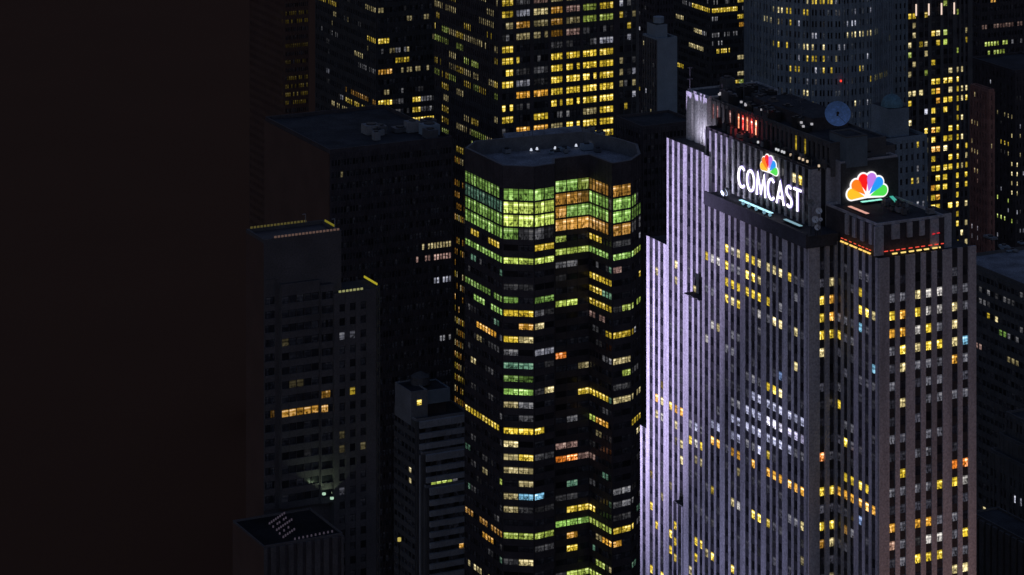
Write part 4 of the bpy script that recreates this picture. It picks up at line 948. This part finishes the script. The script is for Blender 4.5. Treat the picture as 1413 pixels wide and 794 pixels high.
# octagonal stone tower
oc = Building('octagon_tower', 'blue grey stone tower with many faceted sides and small paired windows', 1140, 1075)
oc.root.rotation_euler.z = 0
_wxy = lambda a, b: (oc.X + a, oc.Y + b); oc.wxy = _wxy
rad = 25.2; pts = [Vector((rad * 1.0 * math.sin(R(t)), 26 - 26 * math.cos(R(t)))) for t in (-100, -72, -40, -12, 12, 40, 72, 100)]
zo = oc.z_at(-45)
oc.block(list(pts) + [Vector((18, 50)), Vector((-18, 50))], 0, zo, STONEB, TAR)
orow = [(oc.z_at(18) - k * 15.9 * 1075 / F, 15.9 * 1075 / F * .52, k) for k in range(-4, 16)]
def ocl(k, px, py, face, j):
    for x0, x1, kk, c in ((1115, 1150, -1, 'Y'), (1068, 1082, 0, 'P'), (1085, 1101, 0, 'Y'), (1107, 1119, 0, 'Y'), (1140, 1160, 0, 'D'), (1088, 1101, 1, 'Y'), (1055, 1068, 1, 'P'), (1124, 1132, 2, 'Y'),
                          (1068, 1076, 3, 'Y'), (1084, 1091, 3, 'Y'), (1107, 1124, 3, 'P'), (1135, 1150, 3, 'P'), (1107, 1138, 4, 'Y'), (1088, 1106, 5, 'Y'), (1134, 1154, 5, 'Y'), (1180, 1187, 5, 'Y'), (1195, 1222, 6, 'Y'),
                          (1105, 1125, 7, 'P'), (1105, 1125, 8, 'P'), (1178, 1188, 8, 'P'), (1198, 1214, 10, 'P'), (1163, 1210, 2, 'P'), (1160, 1185, 1, 'W')):
        if k == kk and x0 <= px <= x1 and random.random() < .8: return dim(COL[c], random.uniform(.5, 1))
    r = random.random()
    if r < .10: return dim(COL[random.choice('PWDDW')], random.uniform(.15, .55))
    if r < .3: return (.03, .035, .045)
    return dark()
for i in range(len(pts) - 1):
    L = (pts[i + 1] - pts[i]).length; n = 4 if i not in (0, 6) else 3
    cols = []
    for k in range(n):
        c = L * (k + .5) / n; cols += [(c - L / n * .2, L / n * .24), (c + L / n * .2, L / n * .24)]
    oc.facade(pts[i], pts[i + 1], 90, zo - .02, orow, cols, ocl, .55, .3, STONEB, STONEB, 1, 'f%d' % i)
x, y = oc.wxy(4.8, -1.2)
t = empty('beacon', (x, y, 0), 0, 'single red warning lamp on the face of the octagonal stone tower', 'lamp'); zz = oc.z_at(111)
t.location.z = zz
m = MB(); m.tube((0, .9, 0), (0, 0, 0), .12); m.build('bracket', STEELD, t); m = MB(); m.tube((0, 0, -.3), (0, 0, .35), .34, n=10); m.build('lamp_glass', emit('beacon_red', (1, .05, .03), 1.3), t)

# stone tower just right of it, lower blue one in front, yellow window tower beyond
tower('narrow_stone_tower', 'narrow blue grey stone tower close beside the octagonal tower', 1226, 1120, -40, 1252, 1205, 10, 14.5, chance(.12, 'PWD', .2, .6, 1), STONEB, None, 4, 4, .4, .4, .5, kmin=-2)
sb = tower('blue_stone_block', 'lower blue stone block with stepped roof and few lit windows', 1222, 960, 196, 1279, 1196, 205, 16.5,
           patches({0: [(1262, 1272, 'Y', .8)], 2: [(1260, 1268, 'D', 3)], 3: [(1258, 1264, 'Y', .9), (1264, 1272, 'P', .5)], 5: [(1255, 1275, 'W', .3, .5)]}), STONEB, None, 7, 5, .45, .45, .5)
sx = sb.ext
sb.block([(4, 4), (11, 4), (11, 14), (4, 14)], sx[2] - .5, sb.z_at(150, 7, 4), STONEB, TAR)
x, y = sb.wxy(7.5, 8); zt_ = sb.z_at(150, 7, 4)
t = empty('roof_dome', (x, y, zt_), 0, 'small blue green dome on the lower blue stone block', 'dome')
m = MB(); prev = (3.4, 0.0)
for k in range(1, 6):
    a = R(90 * k / 6); nx = (3.4 * math.cos(a), 3.6 * math.sin(a)); m.tube((0, 0, prev[1]), (0, 0, nx[1]), prev[0], n=16, r2=nx[0]); prev = nx
m.build('shell', mat('green_copper', (.10, .19, .23), .7, noise=.3), t)
m = MB(); m.tube((0, 0, 3.5), (0, 0, 5.4), .25, r2=.05); m.build('finial', mat('green_copper', (.1, .19, .23)), t)

yw = Building('yellow_window_tower', 'tall dark tower with columns of bright yellow windows right of the octagonal tower', 1243, 1270)
ya = yw.a_at(1341); yb = yw.b_at(1225); yz = yw.z_at(-40)
yw.block([(0, 0), (ya, 0), (ya, yb), (0, yb)], 0, yz, CONCD, TAR)
yrow = [(yw.z_at(112 + 13.25 * 8 - k * 0, yw.a_at(1300)) + (16 - k) * 13.3 * 1280 / F, 13.3 * 1280 / F * .58, k) for k in range(0, 40)]
ycol = [(1247, 3), (1255, 5), (1261, 5), (1270.5, 6), (1277.5, 5), (1287.5, 6), (1294, 6), (1304, 6), (1311, 6), (1321, 3.4), (1327, 3.4), (1333, 3.4)]
cols = [(yw.a_at(x), (yw.a_at(x + w_ / 2) - yw.a_at(x - w_ / 2))) for x, w_ in ycol]
def yl(k, px, py, face, j):
    if py < 24 and py > 14 and 1248 < px < 1263: return dim(COL['Y'], .9)
    if py < 105:
        if px > 1318: p = .25
        else: p = .34 if py > 30 else .05
        return dim(COL[random.choice('YPPH')], random.uniform(.3, .9)) if random.random() < p else dark()
    if 1245 < px < 1274: p, c = (.45 if py < 150 else .08), 'YP'
    elif 1274 < px < 1281: p, c = .45, 'YPW'
    elif px < 1299: p, c = .82, 'YYA'
    elif px < 1316: p, c = .68, 'YYYP'
    elif px < 1324: p, c = .85, 'Y'
    else: p, c = .50, 'YP'
    if 1299 < px < 1316 and (py > 265 or 155 < py < 170): p = .12
    return dim(COL[random.choice(c)], random.uniform(.75, 1.05)) if random.random() < p else dark()
yw.facade((0, 0), (ya, 0), 120, yz - .02, yrow, cols, yl, .5, .25, CONCD, DARK2, 1, 'R')
for i, px in enumerate((1247, 1264.5, 1282, 1299.5, 1317)):
    a = yw.a_at(px, -.9); x, y = yw.wxy(a, -.9)
    t = empty('fin_light', (x, y, yw.z_at(23 - i * .8, a, -.9)), TH, 'tall thin warm white light on a pier near the top of the yellow window tower', 'light', 'pier lights on the yellow window tower')
    m = MB(); m.box(-.25, .25, 0, .3, 0, 4.6); m.build('lamp_glass', emit('fin_%d' % (i > 0), (1, .75, .62) if i else (1, .55, .1), 1.0), t)
    m = MB(); m.box(-.35, .35, .3, .45, -.2, 4.8); m.build('backplate', STEELD, t)
# brick tower and the dark towers on the far side
bk_ = tower('brick_tower', 'slim reddish brick tower with a sloping shoulder, few windows lit', 1364, 1150, 127, 1372, 1339, 136, 13.2,
            patches({k: [(1338, 1352, c, .6, .6)] for k, c in ((5, 'P'), (6, 'P'), (8, 'P'), (14, 'W'), (15, 'W'), (3, 'P'))} , chance(.05, 'PK', .3, .7, 1)), BRICK, None, 1, 6, .3, .4, .5)
tower('sparse_window_tower', 'black tower behind the brick tower, sparse rows of small lit windows', 1400, 1300, 100, 1470, 1340, 110, 13.1,
      patches({7: [(1362, 1398, 'Y', .7, .45)], 8: [(1362, 1398, 'P', .3, .3)], 13: [(1355, 1398, 'H', .8, .55)], 15: [(1355, 1400, 'H', .9, .6)], 4: [(1360, 1398, 'P', .4, .3)], 3: [(1360, 1398, 'P', .6, .25)],
               **{k: [(1392, 1404, 'P', .9, .9)] for k in (6, 9, 10, 11, 12)}}, chance(.14, 'PDW', .2, .5, 1)), DARK2, None, 16, 12, .4, .4, .45)
tower('top_corner_tower', 'black tower in the top corner with two dim window bands', 1353, 1420, -40, 1460, 1335, 2, 12.0,
      patches({3: [(1355, 1412, 'K', .22, .8)], 5: [(1360, 1390, 'H', .6, .6), (1395, 1412, 'D', 1.5, .6)], 6: [(1364, 1390, 'H', .5, .7)], 0: [(1365, 1385, 'A', .6, .3)], 1: [(1365, 1385, 'P', .5, .4)]}), DARK2, None, 26, 6, .8, .8, .5, kmin=-2)
# big dark roofed block on the far side, its long front faces the slab tower
rb = Building('big_roof_block', 'large dark block with wide flat roof and dim ribbon windows behind the slab tower', 1490, 905)
rb1 = rb.b_at(1318); zr = rb.z_at(428)
rb.block([(0, 0), (52, 0), (52, rb1), (0, rb1)], 0, zr, CONCD, GRAVEL, .9, CONCD)
rrow = rows_from(rb, 440, 16.6, .5, k1=40)
rb.facade((0, rb1), (0, 0), 60, zr - .02, rrow, even(rb1, 30, .9), patches({1: [(1350, 1413, 'D', .9, .5)], 2: [(1350, 1366, 'D', .8)], 3: [(1360, 1368, 'Y', .7), (1372, 1377, 'P', .7)], 4: [(1378, 1392, 'G', .5), (1392, 1400, 'D', 2)], 6: [(1348, 1358, 'K', .5), (1370, 1413, 'P', .35, .5)],
          14: [(1376, 1384, 'D', 2)], 20: [(1350, 1362, 'P', .5, .5)], 22: [(1352, 1366, 'D', 2, .6)]}, chance(.03, 'D', .5, 1.5, 1)), .4, .3, CONCD, CONCD, 1, 'L')
for k in range(5):
    p = rb.ab_z(random.uniform(1352, 1411), random.uniform(330, 350), zr)
    hvac(rb, p.x, p.y, zr, random.uniform(1.2, 2.4), random.uniform(2, 5), random.uniform(.6, 1.2), 'low roof unit on the wide flat roof behind the slab tower', 'roof units on the wide flat roof', random.choice([CONC, PANEL]))
# stepped stone block in the lower corner
sk = Building('stepped_stone_block', 'dim stone block with stepped setbacks and two rows of lit windows in the lower corner', 1500, 800)
def sk_lit(k, px, py, face, j):
    for x0, x1, y0, y1, c, s in ((1388, 1413, 688, 702, 'W', .9), (1382, 1413, 716, 736, 'H', .9)):
        if x0 < px < x1 and y0 < py < y1 and random.random() < .75: return dim(COL[c], s)
    return dark()
for off, x0, top in ((0, 1388, 571), (-2.5, 1378, 600), (-5, 1366, 622)):
    b1 = sk.b_at(x0, off); zz = sk.z_at(top, off, b1)
    sk.block([(off, -20), (off + 14, -20), (off + 14, b1), (off, b1)], 0, zz, CONCD, TAR, .6, CONCD)
    L = b1 + 20; f = 21.0 * sk.wxy(off, b1)[1] / F
    zs = sk.z_at(sum((571,)) + 12, 0, sk.b_at(1388))
    rr = [(zs - k * f, f * .52, k) for k in range(0, 18) if zs - k * f < zz - 2 and zs - k * f > 60]
    rr = [r for r in rr if off == -5 or r[0] > sk.z_at(640, off, b1)]
    n = round(L / 4.2)
    sk.facade((off, b1), (off, -20), 50, zz - .02, rr, bays(L, n, 2, 1.6, 1.05), sk_lit, .4, .25, CONCD, CONCD, 1, 'L%d' % off)
pb2 = Building('pilaster_block', 'low dim block with broad pilasters at the foot of the slab tower', 1420, 770)
b1 = pb2.b_at(1340); zz = pb2.z_at(712, 0, pb2.b_at(1346))
pb2.block([(0, 0), (8, 0), (8, b1), (0, b1)], 0, zz, CONCD, TAR, .5, CONCD)
pb2.facade((0, b1), (0, 0), 40, zz - .02, [(zz - 10 - k * 4, 2.6, k) for k in range(6)], even(b1, 9, .42), patches({}), .8, .15, CONCD, DARK2, 1, 'L')

# ================================================================== floodlights and an added fill on the slab tower, street light from below
def spot(name, loc, target, energy, col, size, blend, soft=1.0):
    d = bpy.data.lights.new(name, 'SPOT'); d.energy = energy; d.color = col; d.spot_size = R(size); d.spot_blend = blend; d.shadow_soft_size = soft
    o = bpy.data.objects.new(name, d); C.objects.link(o); o.location = loc
    o.rotation_euler = (Vector(target) - Vector(loc)).to_track_quat('-Z', 'Y').to_euler(); return o
spot('facade_flood_fill', world(rk, aC - 103, 125.4, 23.4), world(rk, aC + 4, 131.9, 281.3), 1.25e7, (.70, .59, 1.0), 47.4, 1.0, 2)
spot('facade_flood_fill', world(rk, aC - 70, 78, 85), world(rk, aC, 76, 185), 2.9e5, (.58, .56, 1.0), 84, 1.0, 2)  # added weak fill for the middle and lower wall, no fixture
def strip_light(name, loc, target, power, col, sx, sy=.4):
    d = bpy.data.lights.new(name, 'AREA'); d.shape = 'RECTANGLE'; d.size = sx; d.size_y = sy; d.energy = power; d.color = col
    o = bpy.data.objects.new(name, d); C.objects.link(o); o.location = loc
    z = -(Vector(target) - Vector(loc)).normalized(); x = Vector((eB.x, eB.y, 0)); y = z.cross(x).normalized(); x = y.cross(z)
    o.rotation_euler = Matrix((x, y, z)).transposed().to_euler(); return o
bs = rk.b_at(996, aC + .5)
strip_light('terrace_uplight', world(rk, aC - .2, bs, zDeck + .8), world(rk, aT, bs, zT - 1), 1100, (.80, .76, 1.0), 9)
bs = rk.b_at(962, aB + 1.6)
strip_light('ledge_uplight', world(rk, aB + 1.4, bs, zB + .5), world(rk, aH, bs, zH - 1), 950, (.84, .80, 1.0), 6)
spot('street_glow', world(rk, aW * .75, -38, 60), world(rk, aW * .7, 0, 124), 3.2e5, (1.0, .52, .38), 50, 1.0, 4)
rl = bpy.data.lights.new('red_room_light', 'POINT'); rl.energy = 350; rl.color = (1, .08, .08); rl.shadow_soft_size = .4
ro = bpy.data.objects.new('red_room_light', rl); C.objects.link(ro); ro.location = world(rk, aH - .8, rk.b_at(1033, aH), zT + 2.2)

# ================================================================== windows last: keep those that something in front does not hide
V = []; Fc = []
for lo, hi in CORES:
    n = len(lo); i = len(V); V += lo + hi
    for k in range(n): Fc.append((i + k, i + (k + 1) % n, i + n + (k + 1) % n, i + n + k))
    Fc.append(tuple(i + n + k for k in range(n)))
bvh = BVHTree.FromPolygons([Vector(v) for v in V], Fc)
for b in BUILDINGS: b.finish(bvh)
